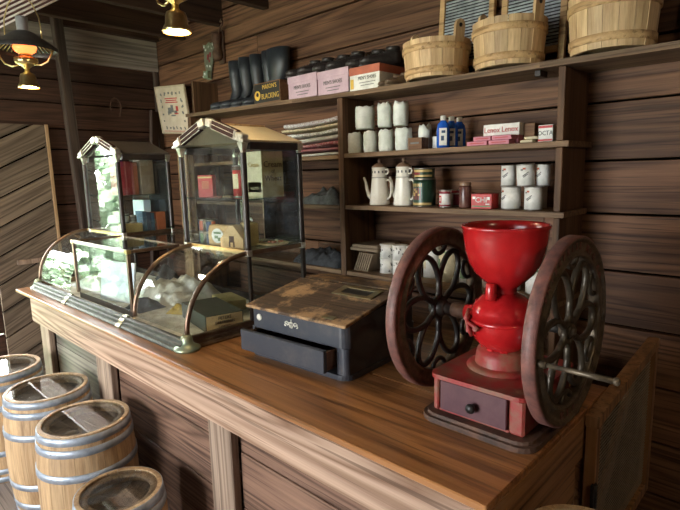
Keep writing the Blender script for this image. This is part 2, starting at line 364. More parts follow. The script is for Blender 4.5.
class MB:
    def __init__(self):
        self.bm = bmesh.new()
        self.rnd = self.bm.faces.layers.float.new('rnd')
    def _mark(self, faces, mi, smooth, rnd):
        for f in faces:
            f.material_index = mi
            f.smooth = smooth
            f[self.rnd] = rnd
    def box(self, c, s, M_=None, bevel=0.0, mi=0, rnd=None, seg=1):
        tmp = bmesh.new()
        bmesh.ops.create_cube(tmp, size=1)
        bmesh.ops.scale(tmp, vec=s, verts=tmp.verts)
        if bevel:
            bmesh.ops.bevel(tmp, geom=list(tmp.edges), offset=bevel, segments=seg, affect='EDGES', profile=0.5)
        mat_ = (M_ or Matrix()) @ T(*c)
        self._merge(tmp, mat_, mi, seg > 1, random.random() if rnd is None else rnd)
        return self
    def box2(self, a, b, **k):
        return self.box(tuple((a[i] + b[i]) / 2 for i in range(3)), tuple(abs(b[i] - a[i]) for i in range(3)), **k)
    def _merge(self, tmp, mat_, mi, smooth, rnd):
        vs = {}
        for v in tmp.verts:
            vs[v] = self.bm.verts.new(mat_ @ v.co)
        fs = []
        for f in tmp.faces:
            try:
                fs.append(self.bm.faces.new([vs[v] for v in f.verts]))
            except ValueError:
                pass
        self._mark(fs, mi, smooth, rnd)
        tmp.free()
    def grid(self, rings, closed=True, cap0=True, cap1=True, mi=0, smooth=True, rnd=None, M_=None):
        """rings: list of lists of points"""
        rnd = random.random() if rnd is None else rnd
        Mx = M_ or Matrix()
        V = [[self.bm.verts.new(Mx @ Vector(p)) for p in r] for r in rings]
        n = len(rings[0])
        fs = []
        for i in range(len(V) - 1):
            for j in range(n if closed else n - 1):
                k = (j + 1) % n
                fs.append(self.bm.faces.new((V[i][j], V[i][k], V[i + 1][k], V[i + 1][j])))
        caps = []
        if cap0 and closed:
            caps.append(self.bm.faces.new(list(reversed(V[0]))))
        if cap1 and closed:
            caps.append(self.bm.faces.new(V[-1]))
        self._mark(fs, mi, smooth, rnd)
        self._mark(caps, mi, False, rnd)
        return self
    def lathe(self, prof, n=32, M_=None, cap0=True, cap1=True, mi=0, smooth=True, rnd=None, sx=1, sy=1):
        rings = [[(max(r, 1e-5) * math.cos(2 * PI * j / n) * sx, max(r, 1e-5) * math.sin(2 * PI * j / n) * sy, z) for j in range(n)] for r, z in prof]
        return self.grid(rings, True, cap0, cap1, mi, smooth, rnd, M_)
    def tube(self, pts, r, n=8, mi=0, closed=False, M_=None, rnd=None, flat=1.0):
        pts = [Vector(p) for p in pts]
        rings = []
        L = len(pts)
        prev = None
        for i, p in enumerate(pts):
            if closed:
                t = (pts[(i + 1) % L] - pts[i - 1]).normalized()
            else:
                t = (pts[min(i + 1, L - 1)] - pts[max(i - 1, 0)]).normalized()
            if prev is None:
                a = Vector((0, 0, 1)) if abs(t.z) < 0.9 else Vector((1, 0, 0))
                u = t.cross(a).normalized()
            else:
                u = (prev - t * prev.dot(t)).normalized()
            prev = u
            w = t.cross(u)
            rr = r[i] if isinstance(r, (list, tuple)) else r
            rings.append([p + (u * math.cos(2 * PI * j / n) + w * math.sin(2 * PI * j / n) * flat) * rr for j in range(n)])
        if closed:
            rings.append(rings[0])
            return self.grid(rings, True, False, False, mi, True, rnd, M_)
        return self.grid(rings, True, True, True, mi, True, rnd, M_)
    def prism(self, poly, h, M_=None, mi=0, rnd=None, smooth=False):
        """poly in xy, extruded 0..h in z"""
        self.grid([[(x, y, 0) for x, y in poly], [(x, y, h) for x, y in poly]], True, True, True, mi, smooth, rnd, M_)
        return self
    def text(self, s, size, M_, mi=0, depth=0.0008, align='CENTER', bold=0.0, xs=1.0):
        cu = bpy.data.curves.new('t', 'FONT')
        cu.body = s
        cu.size = size
        cu.extrude = depth
        cu.align_x = align
        cu.align_y = 'CENTER'
        cu.offset = bold
        cu.resolution_u = 2
        ob = bpy.data.objects.new('t', cu)
        COL.objects.link(ob)
        dg = bpy.context.evaluated_depsgraph_get()
        me = bpy.data.meshes.new_from_object(ob.evaluated_get(dg))
        tmp = bmesh.new()
        tmp.from_mesh(me)
        self._merge(tmp, M_ @ Matrix.Diagonal((xs, 1, 1, 1)), mi, False, 0.5)
        bpy.data.objects.remove(ob)
        bpy.data.curves.remove(cu)
        bpy.data.meshes.remove(me)
        return self
    def build(self, name, mats, parent=None, label=None, recalc=True):
        me = bpy.data.meshes.new(name)
        bmesh.ops.remove_doubles(self.bm, verts=self.bm.verts, dist=1e-6)
        if recalc:
            bmesh.ops.recalc_face_normals(self.bm, faces=self.bm.faces)
        self.bm.to_mesh(me)
        self.bm.free()
        for k in (mats if isinstance(mats, (list, tuple)) else [mats]):
            me.materials.append(M[k])
        o = bpy.data.objects.new(name, me)
        COL.objects.link(o)
        if parent:
            o.parent = parent
        if label:
            o['label'] = label
        return o

def tag(o, label, cat, group=None, kind=None):
    o['label'] = label
    o['category'] = cat
    if group:
        o['group'] = group
    if kind:
        o['kind'] = kind
    return o

def thing(name, loc, rz, label, cat, group=None):
    o = bpy.data.objects.new(name, None)
    o.empty_display_size = 0.05
    COL.objects.link(o)
    o.location = loc
    o.rotation_euler = (0, 0, rz)
    return tag(o, label, cat, group)

def single(name, mb, mats, loc, rz, label, cat, group=None, kind=None, rot=None):
    o = mb.build(name, mats)
    o.location = loc
    o.rotation_euler = rot or (0, 0, rz)
    return tag(o, label, cat, group, kind)

def struct(name, mb, mats, recalc=True):
    o = mb.build(name, mats, recalc=recalc)
    o['kind'] = 'structure'
    return o

def copy_tree(o, loc, rz=None, label=None, scale=None):
    c = o.copy()
    COL.objects.link(c)
    c.location = loc
    if rz is not None:
        c.rotation_euler = (c.rotation_euler[0], c.rotation_euler[1], rz)
    if label:
        c['label'] = label
    if scale:
        c.scale = (scale, scale, scale) if not isinstance(scale, tuple) else scale
    def kids(src, dst):
        for ch in list(src.children):
            d = ch.copy()
            COL.objects.link(d)
            d.parent = dst
            d.matrix_parent_inverse = ch.matrix_parent_inverse.copy()
            kids(ch, d)
    kids(o, c)
    return c

def round_rect(w, d, r, seg=5, cx=0, cy=0):
    pts = []
    for (sx, sy, a0) in ((1, 1, 0), (-1, 1, 90), (-1, -1, 180), (1, -1, 270)):
        for k in range(seg + 1):
            a = R(a0 + 90 * k / seg)
            pts.append((cx + sx * (w / 2 - r) + r * math.cos(a), cy + sy * (d / 2 - r) + r * math.sin(a)))
    return pts

def nz(p, s, seed=0.0):
    return noise.noise(Vector(p) * s + Vector((seed, seed * 1.7, seed * 0.3)))

# ================================================================== STRUCTURE
# ---- back wall of horizontal boards, width .24
def plank_wall(mb, x0, x1, zs, yface, thick, gap=0.010, joints=True, axis='X', sides=None):
    for k in range(len(zs) - 1):
        a, b = zs[k] + gap / 2, zs[k + 1] - gap / 2
        cuts = [x0]
        if joints:
            x = x0 + random.uniform(1.0, 2.8)
            while x < x1 - 0.6:
                cuts.append(x)
                x += random.uniform(1.6, 3.0)
        cuts.append(x1)
        for i in range(len(cuts) - 1):
            dy = random.uniform(0, 0.006)
            if axis == 'X':
                mb.box2((cuts[i] + 0.001, yface + dy, a), (cuts[i + 1] - 0.001, yface + thick, b), bevel=0.002)
            else:
                mb.box2((yface - dy, cuts[i] + 0.001, a), (yface - thick, cuts[i + 1] - 0.001, b), bevel=0.002)
zs = [-0.02, 0.205, 0.445, 0.69, 0.93, 1.17, 1.415, 1.641, 1.883, 2.12, 2.36, 2.60, 2.85, 2.96]
mb = MB()
plank_wall(mb, XL, XR_, zs, YW, 0.03)
mb.box2((XL - 0.1, YW + 0.031, -0.05), (XR_ + 0.1, YW + 0.06, 3.0), rnd=0.1, mi=1)
struct('wall_back', mb, ['wall', 'gap'])
# ---- left wall, boards along Y, with the doorway
mb = MB()
zl = [-0.02, 0.22, 0.46, 0.70, 0.94, 1.18, 1.42, 1.66, 1.86, 2.02, 2.22, 2.40, 2.57, 2.80, 2.96]
for k in range(len(zl) - 1):
    a, b = zl[k] + 0.005, zl[k + 1] - 0.005
    segs = [(YF_, DOOR[0]), (DOOR[1] - (0.09 if b < 1.0 else 0), YW)] if b < DOOR[3] else [(YF_, YW)]
    for s0, s1 in segs:
        mb.box2((XL - 0.03, s0, a), (XL + random.uniform(0, 0.006), s1, b), bevel=0.002)
for s0, s1, a, b in ((YF_, DOOR[0], -0.05, 3), (DOOR[1], YW + 0.05, -0.05, 3), (DOOR[0], DOOR[1], DOOR[3], 3)):
    mb.box2((XL - 0.05, s0, a), (XL - 0.031, s1, b), rnd=0.1, mi=1)
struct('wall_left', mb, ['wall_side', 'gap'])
# ---- front wall behind the camera with its openings
mb = MB()
xs = [XL] + [v for w in WINS for v in (w[0], w[1])] + [XR_]
for i in range(0, len(xs), 2):
    mb.box2((xs[i], YF_ - 0.05, 0), (xs[i + 1], YF_, ZC))
for w in WINS:
    mb.box2((w[0], YF_ - 0.05, 0), (w[1], YF_, w[2]))
    mb.box2((w[0], YF_ - 0.05, w[3]), (w[1], YF_, ZC))
struct('wall_front', mb, 'wall_side')
mb = MB()
mb.box2((XR_, YF_, 0), (XR_ + 0.05, YW + 0.05, ZC))
struct('wall_right', mb, 'wall_side')
for i, w in enumerate(WINS):
    mb = MB()
    cx = (w[0] + w[1]) / 2
    for x in (w[0] + 0.03, cx, w[1] - 0.03):
        mb.box2((x - 0.025, YF_ - 0.045, w[2]), (x + 0.025, YF_ - 0.005, w[3]))
    for z in (w[2] + 0.03, (w[2] + w[3]) / 2, w[3] - 0.03):
        mb.box2((w[0], YF_ - 0.04, z - 0.025), (w[1], YF_ - 0.01, z + 0.025))
    struct('window_%d' % (i + 1), mb, 'post')
# ---- floor planks
mb = MB()
y = YF_
while y < YW:
    x = XL + random.uniform(-1.2, 0)
    while x < XR_:
        L = random.uniform(1.8, 3.2)
        mb.box2((max(x, XL) + 0.001, y + 0.002, -0.03), (min(x + L, XR_) - 0.001, y + 0.148, random.uniform(-0.002, 0)), bevel=0.002)
        x += L
    y += 0.15
struct('floor', mb, 'floor')
# ---- ceiling boards
mb = MB()
x = XL
while x < XR_:
    mb.box2((x + 0.002, YF_, ZC), (x + 0.198, YW + 0.03, ZC + 0.03), bevel=0.002)
    x += 0.2
struct('ceiling', mb, 'joist')
k = 0
for x in (-4.02, -3.485, -2.935, -2.385, -1.835, -1.285, -0.735, -0.185, 0.365, 0.915, 1.465):
    k += 1
    mb = MB()
    mb.box2((x - 0.03, YF_ + 0.01, 2.735), (x + 0.03, YW - 0.002, ZC), bevel=0.003)
    struct('trim_%d' % k, mb, 'joist')
# corner post strip at the room corner, weathered tie beam along left wall
mb = MB()
mb.box2((XL + 0.007, 0.3, 2.548), (XL + 0.05, YW - 0.005, 2.80), bevel=0.004)
struct('trim_20', mb, 'weathered')
mb = MB()
mb.box2((XL + 0.007, -2.0, 2.80), (XL + 0.10, YW - 0.005, 2.925), bevel=0.004)
struct('trim_21', mb, 'joist')
mb = MB()
mb.box2((XL + 0.0075, YW - 0.045, 0), (XL + 0.045, YW - 0.003, 2.57), bevel=0.004)
struct('trim_22', mb, 'post')
# ---- outside ground and hedge seen through the doorway reflection
mb = MB()
mb.box2((-16, -9, -0.25), (XL - 0.06, 7, -0.12))
mb.box2((XL - 0.05, -9, -0.25), (6, YF_ - 0.06, -0.12))
struct('ground_outside', mb, 'lawn')
mb = MB()
for i in range(2600):
    px, py = -7.4 + random.uniform(-0.5, 0.5), random.uniform(-4.2, 0.8)
    pz = random.uniform(-0.1, 2.1)
    s = random.uniform(0.06, 0.17)
    Mx = T(px, py, pz) @ RZ(random.uniform(0, 6.28)) @ RX(random.uniform(0, 3.1))
    mb.box((0, 0, 0), (s, s * 0.8, s * 0.6), M_=Mx, )
o = mb.build('garden_hedge', 'leaf')
tag(o, 'leafy green hedge standing on the lawn outside the open doorway', 'hedge', kind='stuff')

# ================================================================== LEFT SIDE: plank door, posts
t = thing('plank_door', (-4.495, 1.395, 0), 0, 'weathered grey door of wide diagonal boards standing open by the left wall', 'door')
# local: door leaf in the plane X=0, runs toward -Y
W, H = 0.34, 2.04
mb = MB()
a = R(-27)       # board slope in the door plane
# clip slanted boards to the leaf outline
def clip_poly(poly, x0, x1, z0, z1):
    def clip(p, inside, inter):
        out = []
        for i in range(len(p)):
            A, B = p[i - 1], p[i]
            if inside(B):
                if not inside(A): out.append(inter(A, B))
                out.append(B)
            elif inside(A): out.append(inter(A, B))
        return out
    def ix(v):
        return lambda A, B: (v, A[1] + (B[1] - A[1]) * (v - A[0]) / (B[0] - A[0]))
    def iz(v):
        return lambda A, B: (A[0] + (B[0] - A[0]) * (v - A[1]) / (B[1] - A[1]), v)
    for ins, it in ((lambda p: p[0] >= x0, ix(x0)), (lambda p: p[0] <= x1, ix(x1)), (lambda p: p[1] >= z0, iz(z0)), (lambda p: p[1] <= z1, iz(z1))):
        poly = clip(poly, ins, it)
        if len(poly) < 3: return []
    return poly
DOOR_W = 0.43
DS = 0.50    # slope dz/dy of the boards
zz = -1.2
while zz < 2.1:
    wdt = 0.205
    poly = clip_poly([(-DOOR_W, zz), (0, zz + DS * DOOR_W), (0, zz + DS * DOOR_W + wdt - 0.014), (-DOOR_W, zz + wdt - 0.014)], -DOOR_W, 0, 0.02, H)
    if poly:
        th = 0.022 + random.uniform(0, 0.003)
        mb.grid([[(-0.0, y_, z_) for y_, z_ in poly], [(th, y_, z_) for y_, z_ in poly]], True, True, True, smooth=False, M_=RX(-math.atan(DS)))
    zz += wdt
mb.box2((-0.012, -DOOR_W + 0.002, 0.03), (-0.002, -0.002, H - 0.01), mi=1, M_=RX(-math.atan(DS)))
o = mb.build('board_panel', ['greyboard', 'gap'], t)
o.rotation_euler = (math.atan(DS), 0, 0)
mb = MB()
mb.box2((-0.012, 0.002, 0.02), (0.030, 0.026, H + 0.004), bevel=0.003)
mb.build('edge_batten', 'batten', t, 'light brown batten')
mb = MB()
mb.box2((0.027, -0.30, 0.985), (0.050, -0.09, 1.022), bevel=0.003)
mb.build('cleat', 'cpost', t)

def beam(name, p0, p1, w, d, matn, label, cat):
    """leaning timber between two points"""
    p0, p1 = Vector(p0), Vector(p1)
    L = (p1 - p0).length
    mb = MB()
    mb.box((0, 0, L / 2), (w, d, L), bevel=0.004)
    o = mb.build(name, matn)
    q = (p1 - p0).to_track_quat('Z', 'Y')
    o.location = p0
    o.rotation_mode = 'QUATERNION'
    o.rotation_quaternion = q
    return tag(o, label, cat)
beam('timber_post', (-4.36, 1.62, 0.0), (-4.36, 1.52, 2.93), 0.07, 0.07, 'post', 'tall dark timber post rising beside the left glass tower to the ceiling', 'post')
beam('leaning_board', (-4.33, 2.06, 0.0), (-4.46, 2.30, 2.2), 0.03, 0.10, 'post', 'dark narrow board leaning against the left wall under the tilted chart', 'board')
mb = MB()
pts = []
for i in range(19):
    a = R(-20 + 220 * i / 18)
    pts.append((0, math.cos(a) * 0.045 + 0.005, math.sin(a) * 0.075))
pts = [(0, 0.03, -0.075)] + pts
mb.tube(pts, 0.006, 6)
mb.tube([(-0.03, 0.0, 0.075), (0.0, 0.0, 0.078)], 0.004, 6)
single('hanging_hoop', mb, 'rust', (XL + 0.035, 1.97, 2.215), 0, 'small bent wire hoop hanging on the dark left wall boards', 'hoop')

# ================================================================== COUNTER
ct = thing('shop_counter', (-0.468, 0.911, 0), 0, 'long wooden shop counter with orange-brown plank top and framed front panels', 'counter')
# local coords: X from -3.36 to 0, Y 0..0.80, top .92
CT = 0.92
mb = MB()
for y0, y1 in ((0.0, 0.40), (0.402, 0.80)):
    mb.box2((-3.365, y0, 0.900), (0.0, y1, CT), bevel=0.003)
mb.build('counter_top', 'top', ct)
mb = MB()
mb.box2((-3.075, 0.002, 0.755), (-0.0, 0.036, 0.8995), bevel=0.004)
mb.build('front_rail', 'fascia', ct)
mb = MB()
mb.box2((-0.028, 0.037, 0.765), (-0.002, 0.79, 0.8995), bevel=0.004)
mb.build('end_rail', 'fascia_end', ct)
for x0, x1 in ((-3.075, -2.93), (-2.20, -2.03), (-1.155, -1.01), (-0.12, -0.003)):
    mb = MB()
    mb.box2((x0, 0.04, 0.0), (x1, 0.075, 0.7545), bevel=0.004)
    mb.build('post', 'cpost', ct)
for i, (x0, x1) in enumerate(((-2.93, -2.20), (-2.03, -1.155), (-1.01, -0.12))):
    mb = MB()
    z = 0.04
    for w in (0.20, 0.17, 0.22, 0.19):
        mb.box2((x0 + 0.002, 0.078 + random.uniform(0, 0.006), z), (x1 - 0.002, 0.10, min(z + w, 0.80) - 0.004), bevel=0.002)
        z += w
    mb.box2((x0 + 0.002, 0.072, 0.735), (x1 - 0.002, 0.098, 0.7545), bevel=0.002)
    mb.build('front_panel', 'cpanel2' if i == 0 else 'cpanel', ct)
    mb = MB()
    mb.box2((x0 + 0.002, 0.05, 0.0), (x1 - 0.002, 0.076, 0.085), bevel=0.003)
    mb.build('skirting_board', 'cpanel', ct)
mb = MB()
mb.box2((-0.03, 0.30, 0.0), (-0.004, 0.545, 0.7645), bevel=0.003)
mb.build('end_panel', 'fascia_end', ct)
mb = MB()
mb.box2((-0.05, 0.60, 0.0), (-0.004, 0.66, 0.7645), bevel=0.003)
mb.build('end_post', 'fascia_end', ct)
mb = MB()
mb.box2((-3.05, 0.76, 0.0), (-0.05, 0.78, 0.885), bevel=0.002)
mb.box2((-3.07, 0.08, 0.0), (-3.045, 0.78, 0.885), bevel=0.002)
mb.build('back_panel', 'cpanel', ct)

# ---- screened gate
g = thing('screened_gate', (-0.4625, 1.50, 0), 0, 'wooden framed gate with wire screen and diagonal brace at the counter end', 'gate')
GL, GB = 0.685, 0.345
def gtop(y): return 0.905 + 0.064 * y / GL
def gpoly(pts, x0, x1, name, mt_='gate'):
    mb = MB()
    mb.grid([[(x0, y, z) for y, z in pts], [(x1, y, z) for y, z in pts]], smooth=False)
    mb.build(name, mt_, g)
gpoly([(0, GB), (0.035, GB), (0.035, gtop(0.035) - 0.033), (0, gtop(0) - 0.033)], 0, 0.03, 'stile')
gpoly([(GL - 0.035, GB), (GL, GB), (GL, gtop(GL) - 0.033), (GL - 0.035, gtop(GL - 0.035) - 0.033)], 0, 0.03, 'stile')
gpoly([(0, gtop(0) - 0.032), (GL, gtop(GL) - 0.032), (GL, gtop(GL)), (0, gtop(0))], -0.004, 0.034, 'top_rail')
gpoly([(0.036, GB), (GL - 0.036, GB), (GL - 0.036, GB + 0.04), (0.036, GB + 0.04)], 0, 0.03, 'bottom_rail')
mb = MB()
y = 0.04
while y < GL - 0.036:
    mb.box2((0.0140, y, GB + 0.03), (0.0150, y + 0.0016, gtop(y) - 0.03))
    y += 0.012
z = GB + 0.045
while z < gtop(GL) - 0.036:
    y0 = 0.03 if z < gtop(0.03) - 0.035 else (z + 0.035 - 0.905) / 0.064 * GL
    mb.box2((0.0151, y0, z), (0.0160, GL - 0.03, z + 0.0035))
    z += 0.012
mb.build('wire_screen', 'screen', g)
mb = MB()
p0, p1 = Vector((-0.012, 0.08, GB + 0.02)), Vector((-0.012, GL - 0.12, gtop(GL) - 0.06))
L = (p1 - p0).length
Mx = T(*p0) @ (p1 - p0).to_track_quat('Z', 'X').to_matrix().to_4x4()
mb.box((0, 0, L / 2), (0.055, 0.018, L), M_=Mx, bevel=0.002)
mb.build('brace', 'gate', g)
mb = MB()
mb.box2((0.024, -0.012, 0.62), (0.034, 0.012, 0.70), bevel=0.001)
mb.lathe([(0.006, 0), (0.006, 0.08)], 10, T(0.034, 0, 0.62))
mb.build('hinge', 'black_iron', g)

# ================================================================== WALL SHELVING
YS = 2.12
ZT = [(-3.62, 2.088), (-2.4, 2.060), (-1.9, 2.046), (-0.9, 2.035), (1.2, 2.012)]
def zt(x):
    for (xa, za), (xb, zb) in zip(ZT, ZT[1:]):
        if x <= xb:
            return za + (zb - za) * (x - xa) / (xb - xa)
    return ZT[-1][1]
sh = thing('store_shelving', (0, 0, 0), 0, 'tall rough wooden shelving along the back wall holding the store goods', 'shelving')
Z2, Z3, Z4 = 1.7225, 1.4385, 1.062
mb = MB()
for (xa, za), (xb, zb) in zip(ZT, ZT[1:]):
    rings = [[(x_, YS - 0.002, z_ - 0.024), (x_, YW - 0.002, z_ - 0.024), (x_, YW - 0.002, z_), (x_, YS - 0.002, z_)] for x_, z_ in ((xa, za), (xb, zb))]
    mb.grid(rings, smooth=False, rnd=random.random())
single('top_shelf_plank', mb, 'shelf', (0, 0, 0), 0, 'long sagging top plank of the wall shelving carrying buckets, boots and shoe boxes', 'shelf')
for z, x0, x1 in ((Z2, -1.985, -0.775), (Z2 - 0.004, -3.55, -2.03), (Z3, -1.985, -0.782), (Z3 - 0.004, -3.55, -2.03), (Z4, -1.985, -0.79), (Z4, -3.55, -2.03), (0.72, -3.55, -0.83), (0.38, -3.55, -0.83)):
    mb = MB()
    if z in (Z2, Z3):
        mb.box2((x0, YS, z - 0.024), (x1, YS + 0.10, z), bevel=0.002)
        mb.box2((x0, YS + 0.101, z - 0.024), (x1, YW - 0.002, z), bevel=0.002)
    else:
        mb.box2((x0, YS, z - 0.024), (x1, YW - 0.002, z), bevel=0.002)
    mb.build('shelf_board', 'shelf', sh)
for x in (-3.58, -2.01):
    mb = MB()
    mb.box2((x - 0.02, YS + 0.001, 0.0), (x + 0.02, YW - 0.003, zt(x) - 0.027), bevel=0.002)
    mb.build('upright', 'upright', sh)
mb = MB()
prev = 0.0
for za, zb in ((0.0, Z4 - 0.026), (Z4 + 0.001, Z3 - 0.026), (Z3 + 0.001, Z2 - 0.026), (Z2 + 0.001, zt(-0.8) - 0.028)):
    mb.box2((-0.825, YS + 0.002, za), (-0.798, YW - 0.003, zb), bevel=0.002, rnd=0.3)
mb.build('upright', 'upright', sh)
mb = MB()
mb.box2((-3.60, YS + 0.05, zt(-3.6) + 0.001), (-3.575, YW - 0.004, zt(-3.6) + 0.24), bevel=0.002)
single('crate_side_board', mb, 'upright', (0, 0, 0), 0, 'upright dark board standing at the end of the top shelf before the boots', 'board')
mb = MB()
mb.box2((-0.93, YS + 0.02, zt(-.9) - 0.05), (-0.905, YS + 0.09, zt(-.9) - 0.026), bevel=0.002)
mb.build('bracket', 'black_iron', sh)

mb = MB()
mb.box((0, 0, 0.93), (0.13, 0.022, 1.86), bevel=0.003)
single('tan_plank', mb, 'batten', (-3.745, YS + 0.02, 0.0), 0, 'light tan plank standing upright behind the gap between both glass towers', 'plank')

# ================================================================== COFFEE MILL
ml = thing('coffee_mill', (-0.652, 1.335, CT), 0, 'large red cast iron coffee grinder with two flywheels on the counter', 'coffee grinder')
mb = MB()
mb.prism(round_rect(0.335, 0.375, 0.05), 0.015, T(0.008, 0.0, 0))
mb.prism(round_rect(0.315, 0.355, 0.045), 0.010, T(0.008, 0, 0.015))
mb.build('base_tray', 'rust_tray', ml)
mb = MB()   # body: side cheeks and back so that the drawer sits between
zb, ztp = 0.026, 0.124
mb.box2((-0.125, -0.155, zb), (-0.108, 0.155, ztp), bevel=0.004)
mb.box2((0.100, -0.155, zb), (0.142, 0.155, ztp), bevel=0.006)
mb.box2((-0.108, 0.13, zb), (0.100, 0.155, ztp))
mb.box2((-0.1079, -0.150, zb), (0.0999, 0.13, zb + 0.006))
mb.build('body', 'red_worn', ml)
mb = MB()
mb.prism(round_rect(0.288, 0.335, 0.03), 0.012, T(0.009, 0, ztp))
mb.lathe([(0.100, 0), (0.098, 0.006), (0.086, 0.010), (0.078, 0.012)], 32, T(0, 0.01, ztp + 0.012), cap0=False)
mb.lathe([(0.078, 0.0), (0.074, 0.035), (0.070, 0.052), (0.052, 0.060)], 32, T(0, 0.01, ztp + 0.012), cap0=False)
mb.build('top_plate', 'red_worn', ml)
mb = MB()
mb.box2((-0.100, -0.160, zb + 0.008), (0.097, 0.10, ztp - 0.004), bevel=0.002)
dr = mb.build('drawer', 'maroon', ml)
mb = MB()
mb.lathe([(0.005, 0), (0.006, 0.008), (0.012, 0.012), (0.014, 0.018), (0.011, 0.024), (0.001, 0.026)], 20, T(0.004, -0.160, 0.072) @ RX(R(90)))
mb.build('knob', 'black_iron', dr, 'round black knob')
# grinding head
SZ = 0.277
mb = MB()
prof = [(0.052, 0.180), (0.046, 0.188), (0.060, 0.198), (0.078, 0.216), (0.089, 0.242), (0.0925, 0.270)]
mb.lathe(prof, 36, T(0, 0.01, 0), cap0=True)
mb.lathe([(0.0925, 0.284), (0.088, 0.306), (0.076, 0.328), (0.058, 0.344), (0.040, 0.352), (0.036, 0.356)], 36, T(0, 0.01, 0), cap0=True)
mb.lathe([(0.0925, 0.270), (0.098, 0.272), (0.098, 0.282), (0.0925, 0.284)], 36, T(0, 0.01, 0), cap0=False, cap1=False)
# shaft bosses
mb.lathe([(0.034, 0.05), (0.034, 0.085), (0.026, 0.095), (0.022, 0.125)], 24, T(0, 0.01, SZ) @ RY(R(-90)))
mb.lathe([(0.034, 0.05), (0.034, 0.085), (0.026, 0.095), (0.022, 0.115)], 24, T(0, 0.01, SZ) @ RY(R(90)))
# rib down the front, feet lugs
for aa in (-150, -100, -60, 40, 100, 170):
    a = R(aa)
    mb.box((0, 0, 0), (0.018, 0.022, 0.014), M_=T(0.052 * math.cos(a), 0.01 + 0.052 * math.sin(a), 0.198) @ RZ(a), bevel=0.003)
mb.build('grinding_head', 'red', ml)
mb = MB()   # clamp lever and screws on the front left
for i, (px, pz) in enumerate(((-0.070, 0.285), (-0.062, 0.252), (-0.035, 0.262))):
    mb.lathe([(0.008, -0.006), (0.009, 0.012), (0.006, 0.018)], 12, T(px, -0.062 - 0.012 * (i == 2), pz) @ RX(R(90)))
mb.tube([(-0.075, -0.050, 0.305), (-0.070, -0.074, 0.288), (-0.058, -0.084, 0.262), (-0.050, -0.078, 0.238)], 0.006, 8)
mb.tube([(-0.096, -0.02, 0.288), (-0.066, -0.078, 0.276), (-0.020, -0.096, 0.266)], 0.0055, 8)
mb.build('clamp', 'red_worn', ml)
# hopper
mb = MB()
prof = [(0.036, 0.350), (0.035, 0.366), (0.042, 0.376), (0.060, 0.390), (0.080, 0.410), (0.097, 0.438), (0.108, 0.472), (0.1135, 0.510), (0.1155, 0.533), (0.119, 0.538), (0.1205, 0.542), (0.118, 0.547),
        (0.113, 0.542), (0.1115, 0.530), (0.105, 0.474), (0.094, 0.441), (0.077, 0.414), (0.057, 0.394), (0.030, 0.382)]
mb.lathe(prof, 48, T(0, 0.01, 0), cap0=False, cap1=True)
hp = mb.build('hopper', 'red', ml)
mb = MB()
mb.lathe([(0.014, 0), (0.0165, 0.004), (0.0155, 0.044), (0.012, 0.048)], 16, T(-0.008, -0.050, 0.342))
mb.build('hopper_lug', 'red', ml)
mb = MB()
mb.lathe([(0.017, -0.225), (0.018, -0.165)], 16, T(0, 0.01, SZ) @ RY(R(90)), mi=0)
mb.build('shaft', 'black_iron', ml)
mb = MB()
mb.lathe([(0.012, 0.08), (0.012, 0.178)], 16, T(0, 0.01, SZ) @ RY(R(90)), mi=0)
mb.build('shaft', 'black_iron', ml)
mb = MB()
mb.lathe([(0.020, -0.1645), (0.023, -0.155), (0.023, -0.10)], 20, T(0, 0.01, SZ) @ RY(R(90)), mi=0)
mb.build('collar', 'rust', ml)

